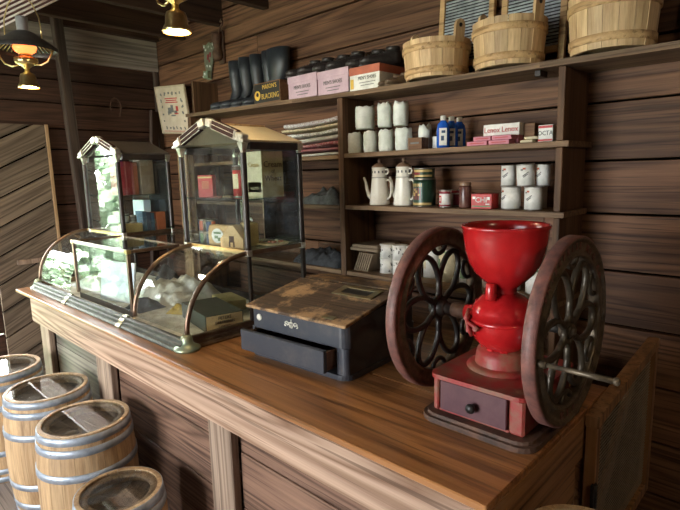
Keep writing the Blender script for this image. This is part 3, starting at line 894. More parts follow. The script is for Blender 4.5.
def wheel(xc, face):
    """cast flywheel, centre at shaft; axis along X; face = +1/-1 lettered side"""
    Rw, half = 0.25, 0.0175
    Mx = T(xc, 0.01, SZ) @ RY(R(90))          # local z -> +X ; local x -> -Z
    mb = MB()
    n = 96
    # tread (outer band)
    mb.lathe([(Rw - 0.006, -half), (Rw, -half + 0.004), (Rw, half - 0.004), (Rw - 0.006, half)], n, Mx, False, False, mi=1)
    mb.lathe([(Rw - 0.006, half), (Rw - 0.012, half - 0.002), (Rw - 0.014, half - 0.007), (Rw - 0.042, half - 0.008), (Rw - 0.045, half - 0.002), (Rw - 0.053, half - 0.002), (Rw - 0.056, half - 0.008),
              (Rw - 0.056, -half + 0.008), (Rw - 0.053, -half + 0.002), (Rw - 0.045, -half + 0.002), (Rw - 0.042, -half + 0.008), (Rw - 0.014, -half + 0.007), (Rw - 0.012, -half + 0.002), (Rw - 0.006, -half)], n, Mx, False, False, mi=0)
    w = mb.build('flywheel', ['iron_brown', 'wheel_red'], ml)
    Ri = Rw - 0.055
    mb = MB()
    for k in range(6):
        th = 2 * PI * k / 6 + R(30)
        pts = []
        for i in range(28):
            a = 2 * PI * i / 28
            rr = 0.108 + 0.080 * math.cos(a)
            tt = 0.047 * math.sin(a) * (1 + 0.06 * math.cos(a))
            pts.append((rr * math.cos(th) - tt * math.sin(th), rr * math.sin(th) + tt * math.cos(th), 0))
        mb.tube(pts, 0.0092, 8, closed=True, M_=Mx)
        # small arch between two petals at the rim
        th2 = th + PI / 6
        pts = []
        for i in range(13):
            a = -PI / 2 + PI * i / 12
            rr = Ri + 0.004 - 0.030 * math.cos(a)
            tt = 0.034 * math.sin(a)
            pts.append((rr * math.cos(th2) - tt * math.sin(th2), rr * math.sin(th2) + tt * math.cos(th2), 0))
        mb.tube(pts, 0.0075, 8, M_=Mx)
    mb.build('spoke_loops', 'black_iron' if face < 0 else 'iron_olive', w)
    mb = MB()
    if face < 0:
        mb.lathe([(0.022, -0.024), (0.030, -0.016), (0.030, 0.012), (0.024, 0.022), (0.020, 0.028)], 24, Mx)
    else:
        mb.lathe([(0.018, -0.020), (0.021, -0.012), (0.021, 0.008), (0.018, 0.012), (0.012, 0.012), (0.011, 0.017), (0.001, 0.018)], 24, Mx)
    mb.build('hub', 'black_iron' if face < 0 else 'iron_brown', w)
    # raised lettering and beads around the face
    mb = MB()
    def ring_text(s, r, a_mid, step, size):
        n_ = len(s)
        for i, ch in enumerate(s):
            if ch == ' ':
                continue
            a = a_mid - (i - (n_ - 1) / 2) * step        # angle from +Y' toward Z, letters run clockwise seen from outside (+X)
            # outward face basis: right = +Y world, up = +Z world
            p = (xc + half - 0.0075, 0.01 + r * math.cos(a), SZ + r * math.sin(a))
            Mt = T(*p) @ RX(0) @ Matrix(((0, 0, 1, 0), (1, 0, 0, 0), (0, 1, 0, 0), (0, 0, 0, 1))) @ RZ(a - PI / 2)
            mb.text(ch, size, Mt, depth=0.0022, bold=0.0004)
    if face > 0:
        ring_text('ENTERPRISE MFG CO', 0.222, R(90), R(7.2), 0.026)
        def lower(s, r, a_mid, step, size):
            for i, ch in enumerate(s):
                if ch == ' ':
                    continue
                a = a_mid + (i - (len(s) - 1) / 2) * step
                p = (xc + half - 0.0075, 0.01 + r * math.cos(a), SZ + r * math.sin(a))
                Mt = T(*p) @ Matrix(((0, 0, 1, 0), (1, 0, 0, 0), (0, 1, 0, 0), (0, 0, 0, 1))) @ RZ(a + PI / 2)
                mb.text(ch, size, Mt, depth=0.0022, bold=0.0004)
        lower('U.S.A.', 0.222, R(-90), R(5.4), 0.026)
        mb.build('raised_lettering', 'wheel_red', w)
    else:
        mb.bm.free()
    return w
wheel(-0.215, -1)
rw = wheel(0.181, 1)
mb = MB()
hy, hz = -0.213, SZ - 0.02
mb.tube([(0.185, hy, hz), (0.215, hy, hz)], 0.009, 12)
mb.tube([(0.215, hy, hz), (0.30, hy, hz), (0.355, hy, hz)], [0.0055, 0.0062, 0.0068], 12)
mb.lathe([(0.0068, 0), (0.0088, 0.003), (0.0088, 0.009), (0.005, 0.012)], 14, T(0.355, hy, hz) @ RY(R(90)))
mb.build('crank_handle', 'iron_brown', rw)

# small offcut of wood lying behind the mill
mb = MB()
mb.box((0, 0, 0.012), (0.07, 0.045, 0.024), bevel=0.003)
single('wood_block', mb, 'bucket', (-0.56, 1.645, CT), 0.2, 'small pale wood block on the counter behind the right flywheel', 'block')

# ================================================================== WRITING BOX / AUTOGRAPHIC REGISTER
rg = thing('till_box', (-1.390, 1.400, CT), 0.06, 'black painted wooden cash till with worn sloping lid and pulled drawer', 'cash till')
W, D = 0.49, 0.43
mb = MB()
mb.prism(round_rect(W + 0.012, D + 0.012, 0.04), 0.018)
mb.build('base_moulding', 'reg_black', rg)
mb = MB()   # body as wedge: side walls, back, front strip above the drawer, solid core behind drawer
poly = round_rect(W, D, 0.032)
def topz(y):
    return 0.190 + 0.052 * min(1, (y + D / 2) / 0.30)
def wedge(poly, z0, inset=0):
    rings = [[(x, y, z0) for x, y in poly], [(x, y, topz(y) - inset) for x, y in poly]]
    return rings
# lower course with opening for drawer: left cheek, right cheek, back block
mb.grid(wedge(poly, 0.112), smooth=False)
mb.prism([(x, y) for x, y in round_rect(0.055, D, 0.02, cx=W / 2 - 0.0275)], 0.094, T(0, 0, 0.018))
mb.box2((-W / 2, -D / 2 + 0.01, 0.018), (-W / 2 + 0.012, D / 2 - 0.03, 0.112))
mb.box2((-W / 2 + 0.012, D / 2 - 0.06, 0.018), (W / 2 - 0.055, D / 2 - 0.02, 0.112))
mb.build('body', 'reg_black', rg)
mb = MB()
mb.box2((-W / 2 + 0.002, -D / 2 - 0.055, 0.032), (W / 2 - 0.056, -D / 2 - 0.037, 0.112), bevel=0.002)
dw = mb.build('drawer_front', 'reg_black', rg)
mb = MB()
mb.box2((-W / 2 + 0.016, -D / 2 - 0.0365, 0.036), (-W / 2 + 0.026, D / 2 - 0.07, 0.102))
mb.box2((W / 2 - 0.072, -D / 2 - 0.0365, 0.036), (W / 2 - 0.060, D / 2 - 0.07, 0.102))
mb.box2((-W / 2 + 0.026, -D / 2 - 0.0365, 0.036), (W / 2 - 0.072, D / 2 - 0.07, 0.042))
mb.build('drawer_tray', 'reg_edge', dw, 'bare wood drawer tray')
# lid: sloped front leaf
ang = math.atan2(0.052, 0.30)
mb = MB()
Ml = T(0, -D / 2, 0.191) @ RX(ang)
mb.box2((-W / 2 - 0.008, -0.014, 0), (W / 2 + 0.008, 0.17, 0.012), M_=None) if False else None
mb.box((0.0, 0.145, 0.006), (W + 0.016, 0.318, 0.012), M_=Ml, bevel=0.003)
mb.build('sloping_lid', 'reg_lid', rg, 'worn brown lid with a bare tan patch')
mb = MB()
mb.box((0, D / 2 - 0.055, 0.2485), (W + 0.010, 0.118, 0.012), bevel=0.004)
mb.build('rear_top', 'reg_lid', rg)
mb = MB()
Mw = Ml @ T(0.105, 0.245, 0.0125)
mb.box2((-0.075, -0.030, 0), (0.075, -0.017, 0.005), ) if False else None
for (c, s) in (((0, -0.034, 0.002), (0.19, 0.020, 0.004)), ((0, 0.034, 0.002), (0.19, 0.020, 0.004)), ((-0.080, 0, 0.002), (0.03, 0.048, 0.004)), ((0.080, 0, 0.002), (0.03, 0.048, 0.004))):
    mb.box(c, s, M_=Mw, bevel=0.0008)
mb.build('brass_window', 'old_brass', rg)
mb = MB()
mb.box((0, 0, 0.0008), (0.13, 0.048, 0.001), M_=Mw)
mb.build('slot', 'dark_slot', rg)
mb = MB()
mb.box((0.155, 0.02, 0.014), (0.055, 0.022, 0.004), M_=Ml, bevel=0.001)
mb.build('finger_plate', 'old_brass', rg)
mb = MB()
Mf = T(0, -D / 2, 0) @ RX(R(90))
mb.lathe([(0.013, 0), (0.013, 0.003), (0.009, 0.004)], 20, Mf @ T(-0.190, 0.156, 0))
mb.build('lock_plate', 'white_decal', rg, 'round keyhole plate')
mb = MB()   # scrolled ornament
def scroll(cx, cz, s, sg):
    pts = []
    for i in range(14):
        a = i / 13 * 1.6 * PI
        r = s * (1 - i / 17)
        pts.append((cx + sg * (r * math.cos(a) - s) + 0, -D / 2 - 0.001, cz + r * math.sin(a) * 0.8))
    mb.tube(pts, 0.0022, 5)
OX = -0.015
for sg in (1, -1):
    scroll(OX + sg * 0.032, 0.157, 0.012, sg)
    scroll(OX + sg * 0.018, 0.150, 0.010, -sg)
    mb.tube([(OX + sg * 0.002, -D / 2 - 0.001, 0.166), (OX + sg * 0.012, -D / 2 - 0.001, 0.158), (OX + sg * 0.004, -D / 2 - 0.001, 0.144)], 0.0028, 5)
mb.tube([(OX, -D / 2 - 0.001, 0.175), (OX, -D / 2 - 0.001, 0.142)], 0.0026, 5)
mb.build('scroll_ornament', 'white_decal', rg, 'faded white scroll ornament')

# ================================================================== DISPLAY CASE
dc = thing('glass_display_case', (0, 0, CT), 0, 'brass framed glass display case with curved fronts and two gabled glass towers', 'display case')
XA, XB, XC, XD = -3.715, -3.165, -2.455, -1.865     # left end, mid-bay posts, right end
YFt, YB, YT = 1.000, 1.68, 1.357                    # front foot, rear, tower front
ZR, ZTW = 0.047, 0.355                              # rail top, tower floor (above counter)
mb = MB()
def moulding(p0, p1, n):   # n = outward direction
    p0, p1, n = Vector(p0), Vector(p1), Vector(n)
    prof = [(0.0, 0), (0.028, 0), (0.030, 0.006), (0.024, 0.014), (0.016, 0.016), (0.014, 0.026), (0.006, 0.030), (0.004, ZR - 0.004), (-0.004, ZR), (-0.018, ZR), (-0.018, 0)]
    mb.grid([[p + n * a + Vector((0, 0, b)) for a, b in prof] for p in (p0, p1)], smooth=False)
moulding((XA - 0.02, YFt, 0), (XD + 0.012, YFt, 0), (0, -1, 0))
mb.build('front_rail', 'case_rail', dc)
mb = MB()
moulding((XD + 0.0, YFt + 0.02, 0), (XD + 0.0, YB, 0), (1, 0, 0))
mb.build('end_rail', 'case_copper', dc)
mb = MB()
moulding((XA, YFt + 0.02, 0), (XA, YB, 0), (-1, 0, 0))
mb.build('end_rail', 'case_copper', dc)
mb = MB()
mb.box2((XA + 0.02, YB - 0.02, 0), (XD - 0.02, YB, ZR))
mb.build('rear_rail', 'case_dark', dc)
mb = MB()
for i in range(62):
    x = XA + 0.022 + i * (XD - XA - 0.044) / 62
    mb.box2((x, YFt + 0.02, 0.002), (x + 0.0285, YB - 0.022, 0.014), rnd=0.4)
mb.build('case_floor', 'lining', dc)
for x in (XA, XD):                                  # corner feet
    mb = MB()
    s = 1 if x == XD else -1
    Mx = T(x + 0.004 * s, YFt + 0.022, 0)
    mb.lathe([(0.052, 0), (0.055, 0.006), (0.052, 0.014), (0.036, 0.022), (0.026, 0.030), (0.024, 0.044), (0.022, 0.056), (0.017, 0.062)], 24, Mx)
    mb.build('corner_foot', 'verdigris', dc, 'greenish brass corner foot')
for x in (XB + 0.04, XC + 0.05):
    mb = MB()
    prof = [(-0.034, 0), (-0.034, 0.008), (-0.026, 0.017), (-0.018, 0.020), (-0.014, 0.030), (-0.004, 0.040), (0.010, ZR + 0.004), (0.024, ZR + 0.004), (0.024, 0)]
    mb.grid([[(x + dx, YFt + a, b) for a, b in prof] for dx in (-0.022, 0.022)], smooth=False)
    mb.build('rail_clip', 'old_brass', dc)
def arc(x, n=16, off=0.0):
    return [(x, YT - (YT - YFt - 0.030 + off) * math.cos(PI / 2 * i / n), ZR + 0.008 + (ZTW - ZR - 0.008 + off) * math.sin(PI / 2 * i / n)) for i in range(n + 1)]
for x in (XA + 0.004, XC + 0.115, XD - 0.004):
    mb = MB()
    mb.tube(arc(x), 0.0108, 10)
    mb.build('curved_rib', 'case_copper', dc)
for x0, x1 in ((XA + 0.012, XB - 0.010), (XC + 0.127, XD - 0.012)):
    mb = MB()
    a0, a1 = arc(x0, 18), arc(x1, 18)
    b0, b1 = arc(x0, 18, -0.003), arc(x1, 18, -0.003)
    mb.grid([[a0[i], a1[i], b1[i], b0[i]] for i in range(19)], smooth=True)
    o = mb.build('curved_pane', 'glass', dc)
    for p in o.data.polygons: p.use_smooth = False
YM = 1.072
def bar(x0, y0, z0, x1, y1, z1, name, mt, bev=0.002):
    mb = MB()
    mb.box2((x0, y0, z0), (x1, y1, z1), bevel=bev)
    return mb.build(name, mt, dc)
ZM = 0.345
for x in (XB, XC):
    bar(x - 0.009, YM - 0.009, ZR, x + 0.009, YM + 0.009, ZM - 0.011, 'front_post', 'case_copper')
    bar(x - 0.013, YM - 0.013, ZM - 0.010, x + 0.013, YM + 0.013, ZM + 0.010, 'corner_joint', 'brass')
bar(XB + 0.014, YM - 0.009, ZM - 0.009, XC - 0.014, YM + 0.009, ZM + 0.009, 'top_rail', 'nickel')
for x in (XB, XC):
    bar(x - 0.008, YM + 0.014, ZM - 0.008, x + 0.008, YT - 0.013, ZM + 0.008, 'top_rail', 'case_copper')
bar(XB + 0.010, YM - 0.0015, ZR + 0.001, XC - 0.010, YM + 0.0015, ZM - 0.010, 'front_pane', 'glass', 0)
bar(XB + 0.009, YM + 0.010, ZM - 0.0015, XC - 0.009, YB - 0.012, ZM + 0.0015, 'top_pane', 'glass', 0)
bar(XB + 0.012, YM + 0.002, 0.0145, XC - 0.012, YM + 0.004, ZR, 'front_sill', 'case_dark', 0)
# right end panes below the tower
for x in (XD, XA):
    mb = MB()
    pts = arc(x, 14, -0.012)
    poly = [(p[1], p[2]) for p in pts] + [(YT, ZR), (pts[0][1], ZR)]
    mb.grid([[(x - 0.0015, a, b) for a, b in poly], [(x + 0.0015, a, b) for a, b in poly]], smooth=False)
    mb.box2((x - 0.0015, YT + 0.012, ZR), (x + 0.0015, YB - 0.012, ZTW - 0.012))
    mb.build('end_pane', 'glass', dc)
    bar(x - 0.008, YT - 0.008, ZR, x + 0.008, YT + 0.008, ZTW - 0.016, 'end_post', 'case_dark')
    bar(x - 0.010, YB - 0.010, ZR, x + 0.010, YB + 0.010, ZTW - 0.016, 'end_post', 'case_dark')
# towers
ZE = 0.836      # eave above counter
def tower(x0, x1, roof_mat):
    xm = (x0 + x1) / 2
    for x in (x0, x1):
        for y in (YT, YB):
            mb = MB()
            mb.lathe([(0.0150, ZTW + 0.014), (0.0140, ZTW + 0.03), (0.0140, ZE - 0.045), (0.0150, ZE - 0.04)], 12, T(x, y, 0))
            mb.build('tower_post', 'case_dark', dc)
            mb = MB()
            mb.box((x, y, ZTW), (0.026, 0.026, 0.030), bevel=0.002)
            mb.build('corner_joint', 'nickel', dc)
            mb = MB()
            mb.lathe([(0.011, ZE - 0.042), (0.013, ZE - 0.030), (0.016, ZE - 0.022), (0.022, ZE - 0.006), (0.025, ZE + 0.004), (0.020, ZE + 0.005)], 4, T(x, y, 0) @ RZ(PI / 4), smooth=False)
            mb.build('capital', 'nickel', dc)
    bar(x0 + 0.014, YT - 0.009, ZTW - 0.010, x1 - 0.014, YT + 0.009, ZTW + 0.010, 'tower_sill', 'brass')
    bar(x0 + 0.014, YB - 0.009, ZTW - 0.010, x1 - 0.014, YB + 0.009, ZTW + 0.010, 'tower_sill', 'case_copper')
    for x in (x0, x1):
        bar(x - 0.009, YT + 0.014, ZTW - 0.010, x + 0.009, YB - 0.014, ZTW + 0.010, 'tower_sill', 'case_copper')
        bar(x - 0.018, YT + 0.022, ZE - 0.028, x + 0.018, YB - 0.022, ZE + 0.0055, 'eave_beam', 'case_dark', 0.003)
        bar(x - 0.0015, YT + 0.012, ZTW + 0.011, x + 0.0015, YB - 0.012, ZE - 0.029, 'side_pane', 'glass', 0)
    bar(x0 + 0.012, YT - 0.0015, ZTW + 0.011, x1 - 0.012, YT + 0.0015, ZE - 0.005, 'front_pane', 'glass', 0)
    bar(x0 + 0.016, YB - 0.012, ZE - 0.016, x1 - 0.016, YB + 0.012, ZE + 0.006, 'rear_beam', 'case_dark', 0.002)
    bar(x0 + 0.020, YT + 0.006, ZTW - 0.004, x1 - 0.020, YB - 0.010, ZTW + 0.004, 'tower_floor', 'glass_shelf', 0)
    bar(x0 + 0.004, YT + 0.006, 0.588, x1 - 0.004, YB - 0.010, 0.595, 'glass_shelf', 'glass_shelf', 0)
    # sliding rear panes
    bar(x0 + 0.012, YB + 0.001, ZTW + 0.011, xm + 0.02, YB + 0.004, ZE - 0.017, 'rear_pane', 'glass', 0)
    bar(xm - 0.02, YB - 0.006, ZTW + 0.011, x1 - 0.012, YB - 0.003, ZE - 0.017, 'rear_pane', 'glass_back', 0)
    bar(xm - 0.028, YB - 0.008, ZTW + 0.011, xm - 0.020, YB + 0.002, ZE - 0.017, 'pane_stile', 'case_copper', 0)
    # gable roof, ridge along Y
    hw = (x1 - x0) / 2
    za, zr = ZE + 0.006, ZE + 0.094
    th = 0.008
    for s in (1, -1):
        mb = MB()
        rings = []
        for y in (YT + 0.012, YB + 0.010):
            rings.append([(xm + s * (hw + 0.012), y, za), (xm, y, zr), (xm, y, zr + th), (xm + s * (hw + 0.014), y, za + th)])
        mb.grid(rings, smooth=False)
        mb.build('roof_panel', roof_mat, dc)
        # raking cornice in front: fluted dark strip with nickel ends
        L = math.hypot(hw + 0.02, zr - za + 0.01)
        ang = math.atan2(zr - za + 0.006, hw + 0.02)
        Mx = T(xm + s * (hw + 0.022), YT - 0.006, ZE + 0.004) @ (RY(-ang) if s < 0 else RZ(PI) @ RY(-ang))
        mb = MB()
        mb.box((L / 2, 0.0, 0.014), (L * 0.66, 0.024, 0.044), M_=Mx, bevel=0.003)
        rc = mb.build('raking_cornice', 'rake_dark', dc)
        for dz in (-0.006, 0.014, 0.034):
            mb = MB()
            mb.box((L / 2, 0.0115 * s, dz), (L * 0.66, 0.005, 0.0030), M_=Mx, bevel=0.001)
            mb.build('bright_fillet', 'nickel', rc)
        mb = MB()
        mb.box((L * 0.09, -0.002, 0.012), (L * 0.18, 0.036, 0.036), M_=Mx, bevel=0.004)
        mb.box((L * 0.20, -0.002, 0.013), (L * 0.035, 0.040, 0.042), M_=Mx, bevel=0.003)
        mb.box((L * 0.02, -0.002, 0.006), (L * 0.12, 0.042, 0.014), M_=Mx, bevel=0.003)
        mb.build('cornice_cap', 'nickel', dc)
        mb = MB()
        mb.box((L * 0.91, -0.002, 0.014), (L * 0.15, 0.036, 0.038), M_=Mx, bevel=0.004)
        mb.build('cornice_cap', 'nickel', dc)
    mb = MB()
    mb.grid([[(xm - hw, y, ZE + 0.007), (xm + hw, y, ZE + 0.007), (xm, y, zr - 0.002)] for y in (YT + 0.004, YT + 0.007)], smooth=False)
    mb.build('gable_pane', 'glass', dc)
    mb = MB()
    mb.grid([[(xm - hw, y, ZE + 0.007), (xm + hw, y, ZE + 0.007), (xm, y, zr - 0.002)] for y in (YB - 0.004, YB + 0.004)], smooth=False)
    mb.build('rear_gable', 'grey_roof', dc)
    mb = MB()
    mb.box((xm, (YT + YB) / 2, zr + th + 0.002), (0.020, YB - YT + 0.01, 0.008), bevel=0.002)
    mb.build('ridge_strip', 'batten' if roof_mat == 'cream_roof' else 'case_dark', dc)
TA = (-3.650, -3.135)
TB = (-2.388, -1.868)
tower(*TA, 'grey_roof')  # roof greyer than its twin: the weaker lamplight put into the colour
tower(*TB, 'cream_roof')
bar(XA, YT - 0.007, ZTW - 0.008, TA[0] - 0.014, YT + 0.007, ZTW + 0.008, 'top_rail', 'brass')
bar(TA[1] + 0.014, YT - 0.005, ZTW - 0.018, TB[0] - 0.014, YT + 0.005, ZTW - 0.006, 'top_rail', 'case_copper')
bar(TA[1] + 0.014, YB - 0.008, ZTW - 0.008, TB[0] - 0.014, YB + 0.008, ZTW + 0.008, 'top_rail', 'case_copper')

# ================================================================== GOODS: builders
def carton(name, size, mats, loc, rz, label, cat, group=None, lines=None, parts=None, rot=None, lid=None):
    """box with base centre at loc; lines = [(text, size, z, material, x, xscale)] on the -Y face, parts = [(x,z,w,h,material,name)] printed areas on the -Y face"""
    w, d, h = size
    if not lines and not parts and not lid:
        mb = MB()
        mb.box((0, 0, h / 2), (w, d, h), bevel=0.0015)
        return single(name, mb, mats, loc, rz, label, cat, group, rot=rot)
    t = thing(name, loc, rz, label, cat, group)
    if rot:
        t.rotation_euler = rot
    mb = MB()
    mb.box((0, 0, h / 2), (w, d, h), bevel=0.0015)
    mb.build('box_body', mats, t)
    if lid:
        lh, lm = lid
        mb = MB()
        mb.box((0, 0, h - lh / 2 + 0.001), (w + 0.006, d + 0.006, lh), bevel=0.0015)
        mb.build('lid', lm, t)
    off = 0.003 if lid else 0.0
    for (x, z, pw, ph, pm, pn) in (parts or []):
        mb = MB()
        mb.box((x, -d / 2 - 0.0008 - (off if z > h - (lid[0] if lid else 0) else 0), z), (pw, 0.0014, ph))
        mb.build(pn, pm, t)
    for ln in (lines or []):
        s, sz, z, lm, x, xsc = ln
        mb = MB()
        mb.text(s, sz, T(x, -d / 2 - 0.0022 - (off if lid and z > h - lid[0] else 0), z) @ RX(R(90)), depth=0.0005, xs=xsc)
        mb.build('lettering', lm, t)
    return t

def can_round(name, r, h, body, loc, rz, label, cat, group=None, rim='tin', bands=None, text=None, tilt=None):
    t = thing(name, loc, rz, label, cat, group)
    if tilt:
        t.rotation_euler = tilt
    mb = MB()
    mb.lathe([(r - 0.001, 0.003), (r - 0.001, h - 0.003)], 28)
    mb.build('body', body, t)
    for z in (0, h - 0.004):
        mb = MB()
        mb.lathe([(r, z), (r + 0.001, z + 0.001), (r + 0.001, z + 0.003), (r, z + 0.004)], 28)
        mb.build('rim', rim, t)
    for (z0, z1, a0, a1, m_) in (bands or []):
        mb = MB()
        n = max(3, int((a1 - a0) / 10))
        rings = []
        for zz in (z0, z1):
            rings.append([((r + 0.0002) * math.cos(R(a0 + (a1 - a0) * i / n)), (r + 0.0002) * math.sin(R(a0 + (a1 - a0) * i / n)), zz) for i in range(n + 1)])
        mb.grid(rings, closed=False, cap0=False, cap1=False)
        mb.build('label_print', m_, t)
    return t

def seat(xa, xb, yp, yc):
    """centre and radius of a round thing whose silhouette spans xa..xb on the plane yp when its axis is at yc"""
    a, b = math.atan2(-xa, yp), math.atan2(-xb, yp)
    mid = (a + b) / 2
    d = yc / math.cos(mid)
    return -yc * math.tan(mid), d * math.sin(abs(a - b) / 2)

def crumple_roll(r, h, seed, ruffle=0.02):
    mb = MB()
    rings = []
    n, mrow = 30, 16
    for i in range(mrow):
        f = i / (mrow - 1)
        ring = []
        for j in range(n):
            a = 2 * PI * j / n
            rr = r * (1 + 0.05 * nz((math.cos(a), math.sin(a), f * 2), 2.2, seed) + 0.035 * nz((math.cos(a) * 3, math.sin(a) * 3, f * 3), 2.5, seed + 3))
            z = f * h
            if f < 0.08: rr *= 0.94
            if f > 0.86:
                k = (f - 0.86) / 0.14
                rr *= 1 - 0.10 * k + 0.10 * k * nz((math.cos(a), math.sin(a), 0), 1.6, seed + 9)
                z += k * ruffle * nz((math.cos(a), math.sin(a), 1), 1.7, seed + 5) * 2
            ring.append((rr * math.cos(a), rr * math.sin(a), z))
        rings.append(ring)
    c = [(0.45 * p[0], 0.45 * p[1], h * 0.99) for p in rings[-1]]
    rings.append(c)
    mb.grid(rings)
    return mb

def loft(mb, sections, n=16, mi=0, M_=None, rnd=None):
    """sections: (centre, half-width vector a, half-height vector b) elliptical rings"""
    rings = []
    for c, a, b in sections:
        c, a, b = Vector(c), Vector(a), Vector(b)
        rings.append([c + a * math.cos(2 * PI * j / n) + b * math.sin(2 * PI * j / n) for j in range(n)])
    mb.grid(rings, mi=mi, M_=M_, rnd=rnd)

def boot(loc, rz, label, hgt=0.35, sw=0.046, group='black rubber boots on the top shelf', fold=1.0):
    """tall boot, toe toward local -Y"""
    t = thing('rubber_boot', loc, rz, label, 'boot', group)
    mb = MB()
    S = [((0, 0.02, hgt), (sw, 0, 0), (0, sw * 1.15 * fold, 0.0)),
         ((0, 0.02, hgt * 0.75), (sw * 0.96, 0, 0), (0, sw * 1.10 * fold, 0)),
         ((0, 0.025, hgt * 0.5), (sw * 0.86, 0, 0), (0, sw * 1.0 * fold, 0)),
         ((0, 0.028, 0.14), (sw * 0.72, 0, 0), (0, 0.042, 0)),
         ((0, 0.018, 0.095), (0.034, 0, 0), (0, 0.050, 0.012)),
         ((0, -0.010, 0.066), (0.036, 0, 0), (0, 0.058, 0.036)),
         ((0, -0.055, 0.046), (0.038, 0, 0), (0, 0.030, 0.034)),
         ((0, -0.110, 0.038), (0.042, 0, 0), (0, 0.008, 0.030)),
         ((0, -0.150, 0.034), (0.038, 0, 0), (0, 0.002, 0.026)),
         ((0, -0.172, 0.030), (0.024, 0, 0), (0, 0, 0.017))]
    loft(mb, S, 18)
    # heel counter
    loft(mb, [((0, 0.066, 0.012), (0.026, 0, 0), (0, 0.010, 0)), ((0, 0.060, 0.05), (0.030, 0, 0), (0, 0.016, 0)), ((0, 0.045, 0.10), (0.026, 0, 0), (0, 0.02, 0))], 12)
    mb.build('upper', 'rubber', t)
    mb = MB()
    out = []
    for i in range(24):
        a = 2 * PI * i / 24
        x = 0.036 * math.cos(a) * (1.12 if math.sin(a) < 0 else 0.9)
        y = -0.052 + 0.126 * math.sin(a)
        out.append((x, y))
    mb.prism(out, 0.016)
    mb.box((0, 0.045, 0.006), (0.056, 0.05, 0.012), bevel=0.003)
    mb.build('sole', 'leather', t)
    return t

def shoe(loc, rz, label, s=1.0, mt='leather', group='black lace-up shoes on the shoe boxes', name='laced_shoe'):
    t = thing(name, loc, rz, label, 'shoe', group)
    mb = MB()
    S = [((0, 0.085, 0.055), (0.010, 0, 0), (0, 0.002, 0.030)),
         ((0, 0.075, 0.058), (0.028, 0, 0), (0, 0.002, 0.045)),
         ((0, 0.04, 0.060), (0.033, 0, 0), (0, 0.006, 0.047)),
         ((0, -0.005, 0.050), (0.034, 0, 0), (0, 0.004, 0.039)),
         ((0, -0.06, 0.038), (0.040, 0, 0), (0, 0, 0.028)),
         ((0, -0.11, 0.034), (0.042, 0, 0), (0, 0, 0.025)),
         ((0, -0.145, 0.031), (0.032, 0, 0), (0, 0, 0.020)),
         ((0, -0.158, 0.028), (0.014, 0, 0), (0, 0, 0.011))]
    S = [(tuple(Vector(c) * s), tuple(Vector(a) * s), tuple(Vector(b) * s)) for c, a, b in S]
    loft(mb, S, 16)
    mb.lathe([(0.034 * s, 0.09 * s), (0.036 * s, 0.112 * s), (0.028 * s, 0.113 * s), (0.024 * s, 0.10 * s)], 16, T(0, 0.042 * s, 0), sy=1.15)
    mb.build('upper', mt, t)
    mb = MB()
    for k in range(4):
        y = (0.0 - 0.018 * k) * s
        z = (0.093 - 0.008 * k) * s
        mb.tube([(-0.018 * s, y, z - 0.006 * s), (0, y - 0.006 * s, z + 0.002 * s), (0.018 * s, y, z - 0.006 * s)], 0.0022 * s, 5)
    mb.build('laces', mt, t)
    mb = MB()
    out = []
    for i in range(22):
        a = 2 * PI * i / 22
        out.append((0.037 * s * math.cos(a) * (1.15 if math.sin(a) < 0 else 0.92), (-0.036 + 0.128 * math.sin(a)) * s))
    mb.prism(out, 0.010 * s)
    mb.build('sole', mt, t)
    return t

def folded_cloth(w, d, h, seed, sag=0.0, tilt=0.0):
    mb = MB()
    n = 14
    rings = []
    for i in range(n + 1):
        u = i / n
        x = (u - 0.5) * w
        ring = []
        for j in range(20):
            a = 2 * PI * j / 20
            cy, sz = math.cos(a), math.sin(a)
            y = d / 2 * (abs(cy) ** 0.35) * (1 if cy > 0 else -1)
            z = h / 2 * (abs(sz) ** 0.45) * (1 if sz > 0 else -1) + h / 2
            z += 0.006 * nz((x * 4, y * 4, 0), 1.3, seed) - sag * math.sin(PI * u) + tilt * (u - 0.5)
            y += 0.006 * nz((x * 5, z * 9, 1), 1.5, seed + 2)
            ring.append((x, y, z))
        rings.append(ring)
    mb.grid(rings)
    return mb

def heap(w, d, h, seed, folds=1.0):
    mb = MB()
    n, k = 30, 18
    rings = []
    for i in range(n + 1):
        ring = []
        u = i / n
        for j in range(k + 1):
            v = j / k
            x, y = (u - 0.5) * w, (v - 0.5) * d
            e = (math.sin(PI * u) ** 0.35) * (math.sin(PI * v) ** 0.35)
            z = h * e * (0.62 + 0.55 * folds * nz((x * 2.2 + y, y * 3, seed), 3.5, seed) + 0.22 * abs(nz((x * 6, y * 6 + x * 4, seed), 4.0, seed + 2)) * 2)
            ring.append((x, y, max(z, 0.0)))
        rings.append(ring)
    base = [[(p[0], p[1], -0.0005) for p in r] for r in rings]
    mb.grid(rings, closed=False)
    mb.grid(base, closed=False)
    return mb

